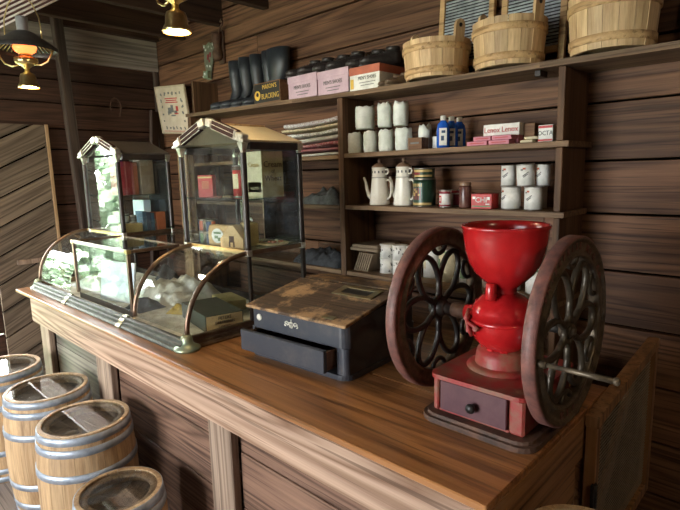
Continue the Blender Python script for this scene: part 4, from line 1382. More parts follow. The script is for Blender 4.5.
# ================================================================== TOP SHELF GOODS
def ztop(x): return zt(x) + 0.001
boot((-3.215, 2.285, ztop(-3.21)), R(-38), 'black rubber boot at the outer end of the boot row by the end board', 0.345, 0.044)
boot((-3.090, 2.285, ztop(-3.09)), R(-38), 'second black rubber boot in the row, its toe against the outermost boot', 0.352, 0.046)
boot((-2.970, 2.290, ztop(-2.97)), R(-38), 'third black rubber boot in the row, its toe behind the blacking box', 0.355, 0.046)
boot((-2.850, 2.300, ztop(-2.86)), R(-38), 'narrow black rubber boot squeezed between slim boots and the broad boot', 0.36, 0.046)
boot((-2.710, 2.303, ztop(-2.72)), R(86), 'broad-topped black rubber boot behind the yellow lettered blacking box', 0.36, 0.060, fold=1.55)
carton('blacking_box', (0.262, 0.09, 0.128), 'crate', (-2.655, 2.180, ztop(-2.66)), 0, 'small wooden box with black label reading MASON\'S BLACKING in front of the boots', 'box',
       lines=[("MASON'S", 0.038, 0.098, 'yellow_print', 0.03, 0.9), ('BLACKING', 0.046, 0.040, 'yellow_print', 0.035, 0.78)],
       parts=[(0, 0.064, 0.252, 0.116, 'black_print', 'black_label'), (0.0, 0.0615, 0.0, 0.0, 'black_print', 'black_label')][:1])
t = bpy.data.objects['blacking_box']
mb = MB()
mb.lathe([(0.030, 0), (0.030, 0.0008)], 20, T(-0.092, -0.0468, 0.052) @ RX(R(90)))
mb.build('round_portrait', 'yellow_print', t)
mb = MB()
mb.lathe([(0.013, 0), (0.013, 0.0008)], 16, T(-0.090, -0.0478, 0.058) @ RX(R(90)))
mb.build('portrait_head', 'black_print', t)
for i, (x, w, lab) in enumerate(((-2.312, 0.245, 'pale pink lidded shoe box next to the wooden blacking box'), (-2.062, 0.235, 'pale pink lidded shoe box next to the orange-topped box'))):
    carton('shoe_box', (w, 0.26, 0.128), 'pink', (x, 2.12 + 0.135, ztop(x)), 0, lab, 'shoe box', 'shoe boxes on the top shelf',
           lines=[("MEN'S SHOES", 0.030, 0.062, 'label_grey', 0, 0.8), ('fine quality', 0.020, 0.038, 'label_grey', 0, 0.9), ('black leather', 0.020, 0.018, 'label_grey', 0, 0.9)][:1] , lid=(0.038, 'pink'),
           parts=[(0, 0.036, 0.11, 0.004, 'label_grey', 'printed_line'), (0, 0.020, 0.09, 0.004, 'label_grey', 'printed_line')])
carton('shoe_box', (0.205, 0.26, 0.118), 'white_label', (-1.832, 2.12 + 0.135, ztop(-1.8)), 0, 'white shoe box with orange lid beside the wooden bucket', 'shoe box', 'shoe boxes on the top shelf',
       lines=[("MEN'S SHOES", 0.026, 0.058, 'label_grey', 0.02, 0.8)], lid=(0.040, 'orange_card'),
       parts=[(0.02, 0.036, 0.11, 0.003, 'label_grey', 'printed_line'), (0.02, 0.022, 0.09, 0.003, 'label_grey', 'printed_line'), (-0.085, 0.035, 0.022, 0.05, 'yellow_print', 'printed_corner')])
shoes = [(-2.39, 2.27, 'on the box nearest the boots'), (-2.285, 2.29, 'second from the boots'), (-2.155, 2.27, 'on the outer half of the box marked in the middle'), (-2.045, 2.29, 'over the meeting of two pink boxes'), (-1.895, 2.27, 'on the outer half of the orange lid'), (-1.795, 2.29, 'at the bucket end of the orange lid')]
labs = ['black laced shoe on the pink box, closest to the rubber boots', 'black laced shoe second from the boots on the first pink box',
        'black laced shoe on the second pink box, on its boot side', 'black laced shoe on the second pink box, on its bucket side',
        'black laced shoe on the orange lid, on its pink box side', 'black laced shoe on the orange lid closest to the wooden bucket']
for (x, y, _), lb in zip(shoes, labs):
    top = ztop(-2.312) + 0.13 if x < -2.19 else (ztop(-2.062) + 0.13 if x < -1.93 else ztop(-1.795) + 0.12)
    sh_ = shoe((x, 2.265, top), R(-30), lb, 0.95)
shoe((-1.700, 2.200, ztop(-1.70)), R(-22), 'small brown shoe in front of the orange box, on its outer side', 0.55, 'brown_leather', 'small brown shoes on the top shelf', 'small_shoe')
shoe((-1.642, 2.190, ztop(-1.64)), R(-22), 'small brown shoe touching the first wooden bucket', 0.58, 'brown_leather', 'small brown shoes on the top shelf', 'small_shoe')

def bucket(x, y, r, h, rz, label):
    t = thing('wooden_bucket', (x, y, ztop(x)), rz, label, 'bucket', 'wooden buckets on the top shelf')
    n = 18
    mb = MB()
    rb = r * 0.90
    for k in range(n):
        a0, a1 = 2 * PI * k / n + 0.006, 2 * PI * (k + 1) / n - 0.006
        ear = k in (0, n // 2)
        if ear:
            continue
        rings = []
        for z, rr in ((0, rb), (h, r)):
            am = [a0, (a0 + a1) / 2, a1]
            rings.append([(rr * math.cos(a), rr * math.sin(a), z) for a in am] + [((rr - 0.014) * math.cos(a), (rr - 0.014) * math.sin(a), z) for a in reversed(am)])
        mb.grid(rings, smooth=False)
    mb.lathe([(rb - 0.012, 0.012), (rb - 0.012, 0.022)], n)
    mb.build('staves', 'bucket', t)
    mb = MB()
    for z in (h * 0.18, h * 0.78):
        rr = rb + (r - rb) * z / h
        mb.lathe([(rr + 0.001, z - 0.014), (rr + 0.005, z - 0.013), (rr + 0.006, z + 0.013), (rr + 0.002, z + 0.014)], 40)
    mb.build('hoops', 'bucket_hoop', t)
    for k in (0, n // 2):
        a = 2 * PI * (k + 0.5) / n
        mb = MB()
        wd = 2 * PI * r / n * 0.97
        rr0, rr1 = rb - 0.007, r - 0.007
        tilt = math.atan2(r - rb, h)
        Mx = RZ(a) @ T(rr0, 0, 0) @ RY(tilt)
        H2 = h + 0.075
        poly = [(-wd / 2, 0), (wd / 2, 0)] + [(wd / 2 * math.cos(q), H2 - wd / 2 + wd / 2 * math.sin(q)) for q in [i * PI / 8 for i in range(9)]]
        mb.grid([[(-0.007, p, q) for p, q in poly], [(0.007, p, q) for p, q in poly]], M_=Mx, smooth=False)
        e = mb.build('ear', 'bucket', t)
        mb = MB()
        mb.lathe([(0.009, -0.0085), (0.009, 0.0085)], 12, Mx @ T(0, 0, H2 - 0.026) @ RY(R(90)))
        mb.build('ear_hole', 'dark_slot', t)
    return t
bucket(-1.425, 2.178, 0.158, 0.165, R(-26), 'wooden stave bucket next to the small brown shoes')
bucket(-1.062, 2.178, 0.153, 0.185, R(-26), 'middle wooden stave bucket standing above the shelving upright')
bucket(-0.655, 2.178, 0.156, 0.200, R(-26), 'tallest-looking wooden stave bucket at the wide end of the top shelf')

def washboard(x, label, w=0.27, h=0.46, lean=0.12):
    t = thing('washboard', (x, YW - 0.060, ztop(x)), 0, label, 'washboard', 'washboards leaning behind the buckets')
    t.rotation_euler = (-lean * 0.75, 0, 0)
    for sx in (-1, 1):
        mb = MB()
        mb.box2((sx * w / 2 - 0.014, -0.012, 0), (sx * w / 2 + 0.014, 0.012, h), bevel=0.002)
        mb.build('leg', 'bucket_hoop', t)
    mb = MB()
    mb.box2((-w / 2 + 0.014, -0.010, h - 0.05), (w / 2 - 0.014, 0.010, h - 0.005), bevel=0.002)
    mb.build('crossbar', 'bucket_hoop', t)
    mb = MB()
    mb.box2((-w / 2 + 0.014, -0.010, 0.07), (w / 2 - 0.014, 0.010, 0.10), bevel=0.002)
    mb.build('crossbar', 'bucket_hoop', t)
    mb = MB()
    mb.box2((-w / 2 + 0.014, 0.002, 0.10), (w / 2 - 0.014, 0.006, h - 0.05), mi=1)  # dark backing: the shade between the ribs put into colour
    z = 0.106
    while z < h - 0.056:
        mb.box((0, -0.002, z), (w - 0.029, 0.008, 0.0085), bevel=0.0025)
        z += 0.0145
    mb.build('ribbed_plate', ['zinc', 'dark_slot'], t)
    return t
washboard(-1.370, 'zinc washboard standing behind the first and middle buckets')
washboard(-1.035, 'zinc washboard rising behind the middle bucket\'s outer ear')
washboard(-0.300, 'washboard with dark ribs beyond the last bucket at the picture edge')

# wall-hung things left of the boots
t = thing('wall_match_holder', (-3.66, YW - 0.012, 2.44), 0, 'small pale green tin holder with red marks hung on the wall above the shelf end', 'tin holder')
t.rotation_euler = (0, R(5), 0)
mb = MB()
poly = [(-0.085, 0.20), (-0.07, 0.175), (-0.06, 0.05), (-0.04, 0.0), (-0.03, -0.07), (0.03, -0.07), (0.04, 0.0), (0.055, 0.05), (0.075, 0.19), (0.085, 0.215), (0.03, 0.20), (0, 0.21), (-0.04, 0.19)]
mb.grid([[(x, -0.004, z) for x, z in poly], [(x, 0.003, z) for x, z in poly]], smooth=False)
mb.build('backplate', 'olive_grey', t)
mb = MB()
mb.box((0, -0.022, -0.035), (0.06, 0.035, 0.055), bevel=0.004)
mb.build('match_pocket', 'verdigris', t)
mb = MB()
for (x, z, w, h) in ((-0.01, 0.10, 0.022, 0.04), (0.022, 0.115, 0.02, 0.035), (0.01, 0.07, 0.015, 0.02)):
    mb.box((x, -0.005, z), (w, 0.003, h), M_=None, bevel=0.0005)
mb.build('red_marks', 'dark_red_print', t)
mb = MB()
for (x, z, r_) in ((-0.06, 0.18, 0.012), (-0.04, 0.155, 0.010), (0.06, 0.19, 0.012), (0.045, 0.16, 0.009), (-0.02, 0.035, 0.012), (0.02, 0.03, 0.010), (0.0, -0.03, 0.012), (-0.02, -0.05, 0.008), (0.0, 0.175, 0.009)):
    mb.lathe([(r_, 0), (r_ * 0.6, 0.004)], 10, T(x, -0.005 - (0.036 if z < 0 else 0), z) @ RX(R(90)))
mb.build('pale_flowers', 'fab_white', t)
t = thing('iron_coffee_mill', (-3.475, YW - 0.03, 2.47), 0, 'rusty ornate iron bracket fixed to the wall above the boots', 'bracket')
mb = MB()
mb.box((0, 0.018, 0.11), (0.07, 0.02, 0.24), bevel=0.006)
mb.lathe([(0.022, 0.01), (0.038, 0.03), (0.040, 0.07), (0.026, 0.10), (0.034, 0.14), (0.042, 0.19), (0.030, 0.21), (0.012, 0.215)], 14, T(0, -0.02, 0))
mb.build('iron_body', 'rust', t)
t.name = 'iron_bracket'
mb = MB()
mb.tube([(0.03, -0.02, 0.20), (0.07, -0.03, 0.235), (0.10, -0.03, 0.26), (0.09, -0.03, 0.285), (0.07, -0.03, 0.27)], 0.007, 7)
mb.tube([(-0.03, -0.02, 0.20), (-0.05, -0.03, 0.22)], 0.008, 7)
mb.build('hook', 'rust', t)

# tilted chart in the corner
t = thing('animal_chart', (-4.085, YW - 0.09, 1.98), 0, 'pale framed chart with red lines and dark figures tilted in the room corner', 'picture')
t.rotation_euler = (R(9), R(4.5), 0)
CW, CH = 0.48, 0.39
mb = MB()
for (c, s) in (((0, 0, 0.008), (CW, 0.018, 0.016)), ((0, 0, CH - 0.008), (CW, 0.018, 0.016)), ((-CW / 2 + 0.008, 0, CH / 2), (0.016, 0.018, CH - 0.033)), ((CW / 2 - 0.008, 0, CH / 2), (0.016, 0.018, CH - 0.033))):
    mb.box(c, s, bevel=0.002)
mb.build('frame', 'poster_frame', t)
mb = MB()
mb.box((0, 0.0, CH / 2), (CW - 0.032, 0.008, CH - 0.032))
mb.build('sheet', 'poster', t)
mb = MB()
rr_ = random.Random(3)
for x in (-0.15, -0.09, -0.03, 0.03, 0.09, 0.15):
    for z in (0.325, 0.05):
        for q in range(3):
            mb.box((x + rr_.uniform(-0.012, 0.012), -0.0046, z + rr_.uniform(-0.008, 0.008)), (rr_.uniform(0.010, 0.022), 0.001, rr_.uniform(0.008, 0.018)), M_=None)
for z in (0.11, 0.165, 0.22, 0.27):
    for x in (-0.165, 0.165):
        for q in range(3):
            mb.box((x + rr_.uniform(-0.010, 0.010), -0.0046, z + rr_.uniform(-0.010, 0.010)), (rr_.uniform(0.010, 0.020), 0.001, rr_.uniform(0.008, 0.018)))
for (x, z, w, h) in ((-0.05, 0.19, 0.05, 0.05), (-0.005, 0.205, 0.04, 0.06), (0.045, 0.175, 0.05, 0.03), (0.0, 0.15, 0.07, 0.012), (-0.075, 0.17, 0.02, 0.03)):
    mb.box((x, -0.0046, z), (w, 0.001, h), M_=None)
mb.build('dark_figures', 'label_grey', t)
mb = MB()
for z, w in ((0.288, 0.20), (0.272, 0.17), (0.256, 0.20)):
    mb.box((0.0, -0.0046, z), (w, 0.001, 0.008))
mb.box((0.075, -0.0047, 0.205), (0.035, 0.001, 0.04))
mb.box((0.055, -0.0047, 0.165), (0.06, 0.001, 0.010))
mb.box((0, -0.0046, 0.022), (CW - 0.08, 0.001, 0.004))
mb.build('red_lines', 'red_print', t)

# ================================================================== SECOND SHELF
z2 = Z2 + 0.0005
wl = [('white paper-wrapped bundle at the upright end of the lower row', -1.987, -1.873, 0), ('white paper-wrapped bundle second in the lower row from the upright', -1.868, -1.768, 0),
      ('white paper-wrapped bundle third in the lower row from the upright', -1.762, -1.660, 0), ('white paper-wrapped bundle in the lower row beside the tiny wooden box', -1.654, -1.545, 0),
      ('white paper-wrapped bundle on top nearest the upright', -1.928, -1.788, 1), ('white paper-wrapped bundle in the middle of the top row', -1.772, -1.672, 1), ('white paper-wrapped bundle with raised corner at the end of the top row', -1.668, -1.570, 1)]
for i, (lb, xa, xb, lev) in enumerate(wl):
    x, r = seat(xa, xb, 2.15, 2.20)
    r = min(r, 0.060)
    mb = crumple_roll(r * 0.98, 0.112 if lev == 0 else 0.118, i * 3.1, 0.006 if lev == 0 else 0.012)
    single('wrapped_bundle', mb, 'white_paper', (x, 2.20 + (0.005 if lev else 0), z2 + lev * 0.128), i * 1.1, lb, 'paper bundle', 'white wrapped bundles on the second shelf')
carton('small_wood_box', (0.082, 0.06, 0.056), 'crate', (-1.513, 2.155, z2), 0, 'tiny brown wooden box beside the white bundles and blue bottles', 'box', parts=[(0, 0.03, 0.05, 0.008, 'label_grey', 'faint_stamp')])
mb = crumple_roll(0.034, 0.12, 41, 0.02)
single('crumpled_sack', mb, 'white_paper', (-1.555, 2.275, z2), 0.4, 'crumpled pale sack behind the tiny wooden box', 'sack')
def blue_bottle(x, y, rz, label):
    t = thing('blue_bottle', (x, y, z2), rz, label, 'bottle', 'blue bottles on the second shelf')
    mb = MB()
    prof = [(0.024, 0), (0.028, 0.006), (0.028, 0.085), (0.024, 0.110), (0.013, 0.124), (0.011, 0.128)]
    mb.lathe(prof, 22, sx=1.12, sy=0.72)
    mb.build('bottle_body', 'blue', t)
    mb = MB()
    mb.lathe([(0.013, 0.128), (0.014, 0.130), (0.0135, 0.148), (0.011, 0.150)], 16)
    mb.build('cap', 'white_label', t, 'white cap')
    mb = MB()
    mb.box((0, -0.0208, 0.052), (0.036, 0.002, 0.080), bevel=0.0008)
    mb.build('paper_label', 'white_label', t)
    mb = MB()
    mb.box((0.002, -0.0222, 0.075), (0.018, 0.001, 0.012))
    mb.box((-0.002, -0.0222, 0.045), (0.014, 0.001, 0.022))
    mb.build('label_print', 'navy_print', t)
    return t
blue_bottle(-1.376, 2.165, R(30), 'foremost blue bottle with white label beside the crumpled sack')
blue_bottle(-1.372, 2.232, R(30), 'middle blue bottle of the row, half hidden by the foremost one')
blue_bottle(-1.370, 2.300, R(30), 'rear blue bottle of the row, nearest the wall')
mb = MB()
mb.box((0, 0, 0.03), (0.03, 0.03, 0.06), bevel=0.003)
single('small_carton', mb, 'white_label', (-1.45, 2.22, z2), 0.2, 'small white carton standing behind the foremost blue bottle', 'carton')
for i, (x, w, z, lb) in enumerate(((-1.180, 0.100, 0, 'pink soap box at the lower layer next to the blue bottles'), (-1.075, 0.095, 0, 'pink soap box at the lower layer under the long white box'), (-1.165, 0.085, 1, 'pink soap box on top of the lower layer nearest the bottles'))):
    carton('soap_box', (w, 0.055, 0.019), 'pink_soap', (x + (0.01 if z else 0), 2.158, z2 + z * 0.0195), 0.0, lb, 'soap box', 'pink soap boxes on the second shelf',
           parts=[(0, 0.0095, w * 0.7, 0.004, 'label_grey' if 0 else 'red_print', 'printed_line')])
carton('soap_box', (0.09, 0.055, 0.019), 'pink_soap', (-1.063, 2.158, z2 + 0.0195), 0.0, 'pink soap box on the upper layer under the long white box', 'soap box', 'pink soap boxes on the second shelf', parts=[(0, 0.0095, 0.06, 0.004, 'red_print', 'printed_line')])
carton('long_white_box', (0.170, 0.05, 0.052), 'white_label', (-1.095, 2.185 + 0.03, z2 + 0.0395), R(0), 'long white box with red lettering lying on the pink soap boxes', 'box',
       lines=[('Lenox', 0.034, 0.026, 'red_print', -0.042, 0.9), ('Lenox', 0.034, 0.026, 'red_print', 0.042, 0.9)])
# keep it carried by the pink boxes: a second pair of soap boxes behind
for x, lb in ((-1.165, 'pink soap box hidden low behind the front pair, toward the bottles'), (-1.06, 'pink soap box hidden low behind the front pair, toward the end upright')):
    carton('soap_box', (0.09, 0.055, 0.039), 'pink_soap', (x, 2.222, z2), 0, lb, 'soap box', 'pink soap boxes on the second shelf')
mb = MB()
mb.box((0, 0, 0.044), (0.05, 0.10, 0.088), bevel=0.002)
single('dark_carton', mb, 'crate', (-0.985, 2.28, z2), 0, 'dark brown carton at the end of the long white box', 'carton')
carton('octagon_soap', (0.060, 0.05, 0.068), 'white_label', (-0.880, 2.175, z2), 0, 'white and red box lettered OCTA by the end upright', 'soap box',
       lines=[('OCTA', 0.026, 0.034, 'black_print', 0.0, 0.85)], parts=[(0, 0.060, 0.058, 0.010, 'red_print', 'red_band'), (0, 0.007, 0.058, 0.008, 'red_print', 'red_band')])
for i, (x, z, lb) in enumerate(((-0.955, 0, 'cream bar of soap lying flat beside the lettered soap box'), (-0.938, 0.013, 'cream bar of soap lying on top of another bar'))):
    mb = MB()
    mb.box((0, 0, 0.006), (0.055, 0.035, 0.012), bevel=0.003)
    single('soap_bar', mb, 'cream_card', (x, 2.155, z2 + z), 0.1 * i, lb, 'soap', 'cream soap bars on the second shelf')
# cloth stack in the outer bay
zc = Z2 - 0.004 + 0.001
cl = [('fab_pale', 0.020, 'thin pale grey folded cloth at the bottom of the cloth stack'), ('fab_pink', 0.020, 'plain rose folded cloth second from the stack bottom'), ('fab_rose', 0.026, 'rose patterned folded cloth with pale motifs in the cloth stack'),
      ('fab_pale', 0.030, 'plain pale folded cloth just above the rose patterned one'), ('fab_white', 0.028, 'white folded cloth with small dark print in the cloth stack'), ('fab_cream', 0.020, 'cream yellow folded cloth near the top of the stack'), ('fab_grey', 0.032, 'grey speckled folded cloth topping the stack')]
for i, (mt_, h, lb) in enumerate(cl):
    w = 0.40 + 0.03 * (i % 2) + 0.012 * i
    mb = folded_cloth(w, 0.20, h - 0.004, i * 2.3, sag=0.001 * i, tilt=0.003 * i)
    single('folded_cloth', mb, mt_, (-2.035 - w / 2, 2.235, zc + 0.001), 0, lb, 'cloth', 'folded cloths stacked on the second shelf')
    zc += h + 0.006

# ================================================================== THIRD SHELF
z3 = Z3 + 0.0005
def coffee_pot(x, y, rz, label):
    t = thing('enamel_coffee_pot', (x, y, z3), rz, label, 'coffee pot', 'enamel drip coffee pots on the third shelf')
    mb = MB()
    mb.lathe([(0.054, 0), (0.0565, 0.004), (0.0555, 0.012), (0.042, 0.142), (0.042, 0.147)], 32)
    mb.build('pot_body', 'white_enamel', t)
    mb = MB()
    mb.lathe([(0.036, 0.147), (0.0425, 0.150), (0.0425, 0.154), (0.040, 0.157), (0.0405, 0.196), (0.043, 0.200), (0.041, 0.203)], 32)
    dp = mb.build('drip_section', 'white_enamel', t)
    mb = MB()
    mb.lathe([(0.0415, 0.203), (0.040, 0.207), (0.024, 0.220), (0.010, 0.226), (0.006, 0.230), (0.0085, 0.236), (0.010, 0.242), (0.004, 0.247)], 28)
    mb.build('lid', 'brown_enamel', t, 'brown domed lid')
    mb = MB()
    mb.tube([(-0.050, 0, 0.035), (-0.072, 0, 0.050), (-0.085, 0, 0.085), (-0.092, 0, 0.120), (-0.106, 0, 0.150)], [0.015, 0.012, 0.010, 0.008, 0.0065], 10)
    mb.build('spout', 'white_enamel', t)
    mb = MB()
    mb.tube([(0.042, 0, 0.130), (0.060, 0, 0.136), (0.075, 0, 0.120), (0.076, 0, 0.080), (0.070, 0, 0.045), (0.053, 0, 0.030)], 0.0055, 8)
    mb.build('handle', 'white_enamel', t)
    mb = MB()
    mb.tube([(0.038, 0, 0.192), (0.055, 0, 0.192), (0.060, 0, 0.180), (0.054, 0, 0.168), (0.038, 0, 0.166)], 0.0045, 8)
    mb.build('upper_handle', 'white_enamel', t)
    mb = MB()
    for k in range(12):
        a = 2 * PI * k / 12
        mb.box((0, 0, 0), (0.002, 0.008, 0.012), M_=RZ(a) @ T(0.0406, 0, 0.178))
    mb.lathe([(0.0432, 0.149), (0.0432, 0.151)], 32, cap0=False, cap1=False)
    mb.build('pierced_slots', 'label_grey', dp)
    return t
coffee_pot(-1.812, 2.215, R(15), 'cream enamel coffee pot with spout, nearest the shelving upright')
bpy.data.objects['enamel_coffee_pot'].rotation_euler = (0, 0, R(4))
coffee_pot(-1.662, 2.235, R(40), 'cream enamel coffee pot beside the tall dark tin')
bpy.data.objects['enamel_coffee_pot.001'].rotation_euler = (0, 0, R(-8))
x, r = seat(-1.542, -1.405, 2.15, 2.215)
can_round('coffee_tin', r, 0.138, 'green_can', (x, 2.215, z3), 0, 'large dark green and red tin next to the enamel coffee pots', 'tin', bands=[(0.020, 0.120, -170, -40, 'green_can'), (0.035, 0.095, -140, -75, 'dark_red_print'), (0.100, 0.116, -165, -60, 'gold_print'), (0.008, 0.020, -175, -20, 'gold_print')], text=True)
t = bpy.data.objects['coffee_tin']
mb = MB()
for i, ch in enumerate('LUZIANNE'[:0] + 'COFFEE'):
    a = R(-128 + i * 9)
    mb.text(ch, 0.018, RZ(a + PI / 2) @ T(0, -r - 0.0008, 0.108) @ RX(R(90)), depth=0.0003)
for (a, z, s) in ((-130, 0.07, 0.012), (-115, 0.062, 0.016), (-98, 0.075, 0.012), (-85, 0.06, 0.010), (-110, 0.085, 0.010)):
    mb.box((0, 0, 0), (s, 0.0006, s), M_=RZ(R(a) + PI / 2) @ T(0, -r - 0.0006, z))
mb.build('lettering', 'gold_print', t)
can_round('short_tin', r * 0.90, 0.054, 'green_can', (x, 2.215, z3 + 0.1385), 0, 'short dark gold-banded tin standing on the large dark tin', 'tin', bands=[(0.010, 0.020, -175, -10, 'gold_print'), (0.034, 0.046, -175, -10, 'gold_print'), (0.022, 0.032, -140, -80, 'dark_red_print')])
x, r = seat(-1.388, -1.318, 2.15, 2.185)
can_round('small_tin', r, 0.084, 'white_label', (x, 2.185, z3), 0, 'small white tin with red emblem beside the large dark tin', 'tin', 'small emblem tins', bands=[(0.066, 0.078, -178, 0, 'dark_red_print'), (0.006, 0.014, -178, 0, 'dark_red_print'), (0.022, 0.058, -135, -95, 'red_print'), (0.03, 0.05, -124, -106, 'white_label')])
x, r = seat(-1.330, -1.285, 2.15, 2.26)
can_round('small_tin', 0.036, 0.082, 'white_label', (-1.375, 2.275, z3), 0.3, 'small white and red tin hidden behind the front small tin', 'tin', 'small emblem tins', bands=[(0.066, 0.078, -178, 20, 'dark_red_print'), (0.006, 0.060, -90, 20, 'dark_red_print')])
x, r = seat(-1.278, -1.213, 2.15, 2.20)
t = thing('brown_jar', (x, 2.20, z3), 0, 'dark reddish glass jar with lid between small tins and the red box', 'jar')
mb = MB()
mb.lathe([(r * 0.95, 0), (r, 0.004), (r, 0.095), (r * 0.9, 0.104)], 26)
mb.build('jar_body', 'brown_jar', t)
mb = MB()
mb.lathe([(r * 0.95, 0.104), (r * 0.97, 0.106), (r * 0.97, 0.118), (r * 0.9, 0.120)], 26)
mb.build('lid', 'brown_enamel', t)
carton('red_tea_box', (0.098, 0.08, 0.068), 'red_print', (-1.166, 2.19, z3), R(4), 'red box with white script letters beside the dark jar', 'box',
       lines=[('CHI', 0.034, 0.040, 'white_label', 0.0, 1.0)], parts=[(0, 0.012, 0.09, 0.006, 'label_green', 'green_strip'), (-0.035, 0.05, 0.014, 0.012, 'white_label', 'white_spot'), (0.035, 0.048, 0.012, 0.014, 'white_label', 'white_spot'), (0.03, 0.022, 0.018, 0.005, 'white_label', 'white_spot')])
def white_can(xa, xb, yc, z, h, rz, label, tilt=None):
    x, r = seat(xa, xb, 2.15, yc)
    t = can_round('white_tin', r, h, 'white_label', (x, yc, z), rz, label, 'tin', 'white labelled tins at the end upright', tilt=tilt)
    mb = MB()
    for (a, zz, w, hh) in ((-118, 0.55, 0.030, 0.0035), (-118, 0.48, 0.022, 0.0035)):
        mb.box((0, 0, 0), (w, 0.0008, hh), M_=RZ(R(a) + PI / 2) @ T(0, -r - 0.0004, zz * h) @ RY(R(-35)))
    mb.box((0, 0, 0), (0.010, 0.0008, 0.006), M_=RZ(R(-140) + PI / 2) @ T(0, -r - 0.0004, 0.75 * h))
    mb.build('label_print', 'label_grey', t)
    mb = MB()
    mb.box((0, 0, 0), (0.012, 0.0008, 0.008), M_=RZ(R(-125) + PI / 2) @ T(0, -r - 0.0005, 0.80 * h))
    mb.build('emblem', 'orange_card', t)
    return t
white_can(-1.067, -0.975, 2.205, z3, 0.100, 0.1, 'white tin with round grey mark, bottom of the stack by the red box')
white_can(-0.962, -0.880, 2.195, z3, 0.100, 0.4, 'white tin at the bottom of the stack closest to the end upright')
white_can(-1.070, -1.000, 2.230, z3 + 0.1005, 0.094, 0.5, 'white tin on the upper row of the stack toward the red box')
white_can(-0.996, -0.915, 2.205, z3 + 0.1035, 0.094, 0.9, 'white tin tilted in the middle of the upper row', tilt=(0, R(-4), 0.9))
white_can(-0.913, -0.852, 2.245, z3 + 0.1005, 0.094, 0.2, 'white tin in the upper row squeezed against the end upright')
white_can(-0.935, -0.862, 2.290, z3, 0.100, 0.2, 'white tin standing deep behind the bottom row by the end upright')
mb = heap(0.36, 0.20, 0.10, 5, 1.0)
single('slate_clothes', mb, 'fab_slate', (-2.225, 2.235, Z3 - 0.004 + 0.0015), 0, 'rumpled slate grey clothing on the shelf under the cloth stack', 'clothing')

# ================================================================== FOURTH SHELF
z4 = Z4 + 0.0005
mb = heap(0.40, 0.22, 0.10, 11, 0.9)
single('black_clothes', mb, 'fab_black', (-2.27, 2.245, z4 + 0.0015), 0, 'rumpled black clothing on the lowest visible shelf', 'clothing')
sheets = ['brown paper bag leaning in the row nearest the upright', 'second leaning brown paper bag from the upright', 'third leaning brown paper bag from the upright', 'fourth leaning brown paper bag from the upright', 'fifth leaning brown paper bag from the upright', 'sixth leaning brown paper bag from the upright', 'outermost leaning brown paper bag facing the white cups']
for i, lb in enumerate(sheets):
    mb = MB()
    mb.box((0, 0, 0.058), (0.010, 0.20, 0.116), bevel=0.002)
    single('paper_bag', mb, 'tan_paper', (-1.963 + i * 0.0155, 2.262, z4 + 0.0005), 0, lb, 'paper bag', 'brown paper bags on the lowest visible shelf', rot=(0, R(22), 0))
for i, lb in enumerate(('flat brown paper bag lying on the leaning bags, lower one', 'flat brown paper bag lying topmost over the leaning bags')):
    mb = MB()
    mb.box((0, 0, 0.010), (0.20 - 0.02 * i, 0.22, 0.018), bevel=0.004)
    single('flat_paper_bag', mb, 'tan_paper', (-1.885 + 0.004 * i, 2.262, z4 + 0.116 + i * 0.019), 0.05 * i, lb, 'paper bag', 'flat bags on the leaning bags')
def cup(x, y, z, label, r=0.042, h=0.080):
    t = can_round('flowered_mug', r, h, 'white_label', (x, y, z), x * 7, label, 'mug', 'white mugs with leaf print', rim='white_label')
    mb = MB()
    q = random.Random(int(x * 1000))
    for k in range(9):
        a = R(q.uniform(-170, 0)) - x * 7
        zz = q.uniform(0.012, h - 0.014)
        mb.box((0, 0, 0), (q.uniform(0.004, 0.010), 0.0008, q.uniform(0.004, 0.018)), M_=RZ(a + PI / 2) @ T(0, -r - 0.0002, zz) @ RY(q.uniform(-0.8, 0.8)))
    mb.build('leaf_print', 'label_grey', t)
    return t
for lev in (0, 1):
    for k, (x, y) in enumerate(((-1.770, 2.225), (-1.683, 2.225), (-1.597, 2.235))):
        cup(x, y, z4 + lev * 0.0815, ('upper' if lev else 'lower') + ' layer leaf-print mug, %s' % ('touching the paper bags', 'between two other mugs', 'closest to the flywheel')[k])
def tall_can(x, y, h, label, mt='white_label', r=0.046):
    return can_round('tall_white_tin', r, h, mt, (x, y, z4), x * 5, label, 'tin', 'tall tins behind the flywheel', bands=[(h - 0.018, h - 0.008, -178, 178, 'label_green'), (0.03, h - 0.05, -120, -75, 'label_green'), (0.05, h * 0.5, -60, -30, 'cream_card')])
tall_can(-1.500, 2.260, 0.185, 'tall white and green tin beside the flowered mugs')
tall_can(-1.385, 2.235, 0.165, 'white and cream tin seen through the black flywheel loops', 'cream_card', 0.050)
tall_can(-1.270, 2.235, 0.120, 'shorter white tin seen near the hub of the black flywheel')
tall_can(-1.165, 2.240, 0.150, 'white tin seen between the black flywheel and red hopper')
tall_can(-1.055, 2.240, 0.150, 'white tin standing low behind the red hopper')
tall_can(-0.935, 2.240, 0.120, 'pale tin at the end of the low shelf by the upright')

# ================================================================== INSIDE THE DISPLAY CASE
zA = CT + 0.5955       # glass shelf
zF = CT + ZTW + 0.0045 # tower floor
zD = CT + 0.0145       # case deck
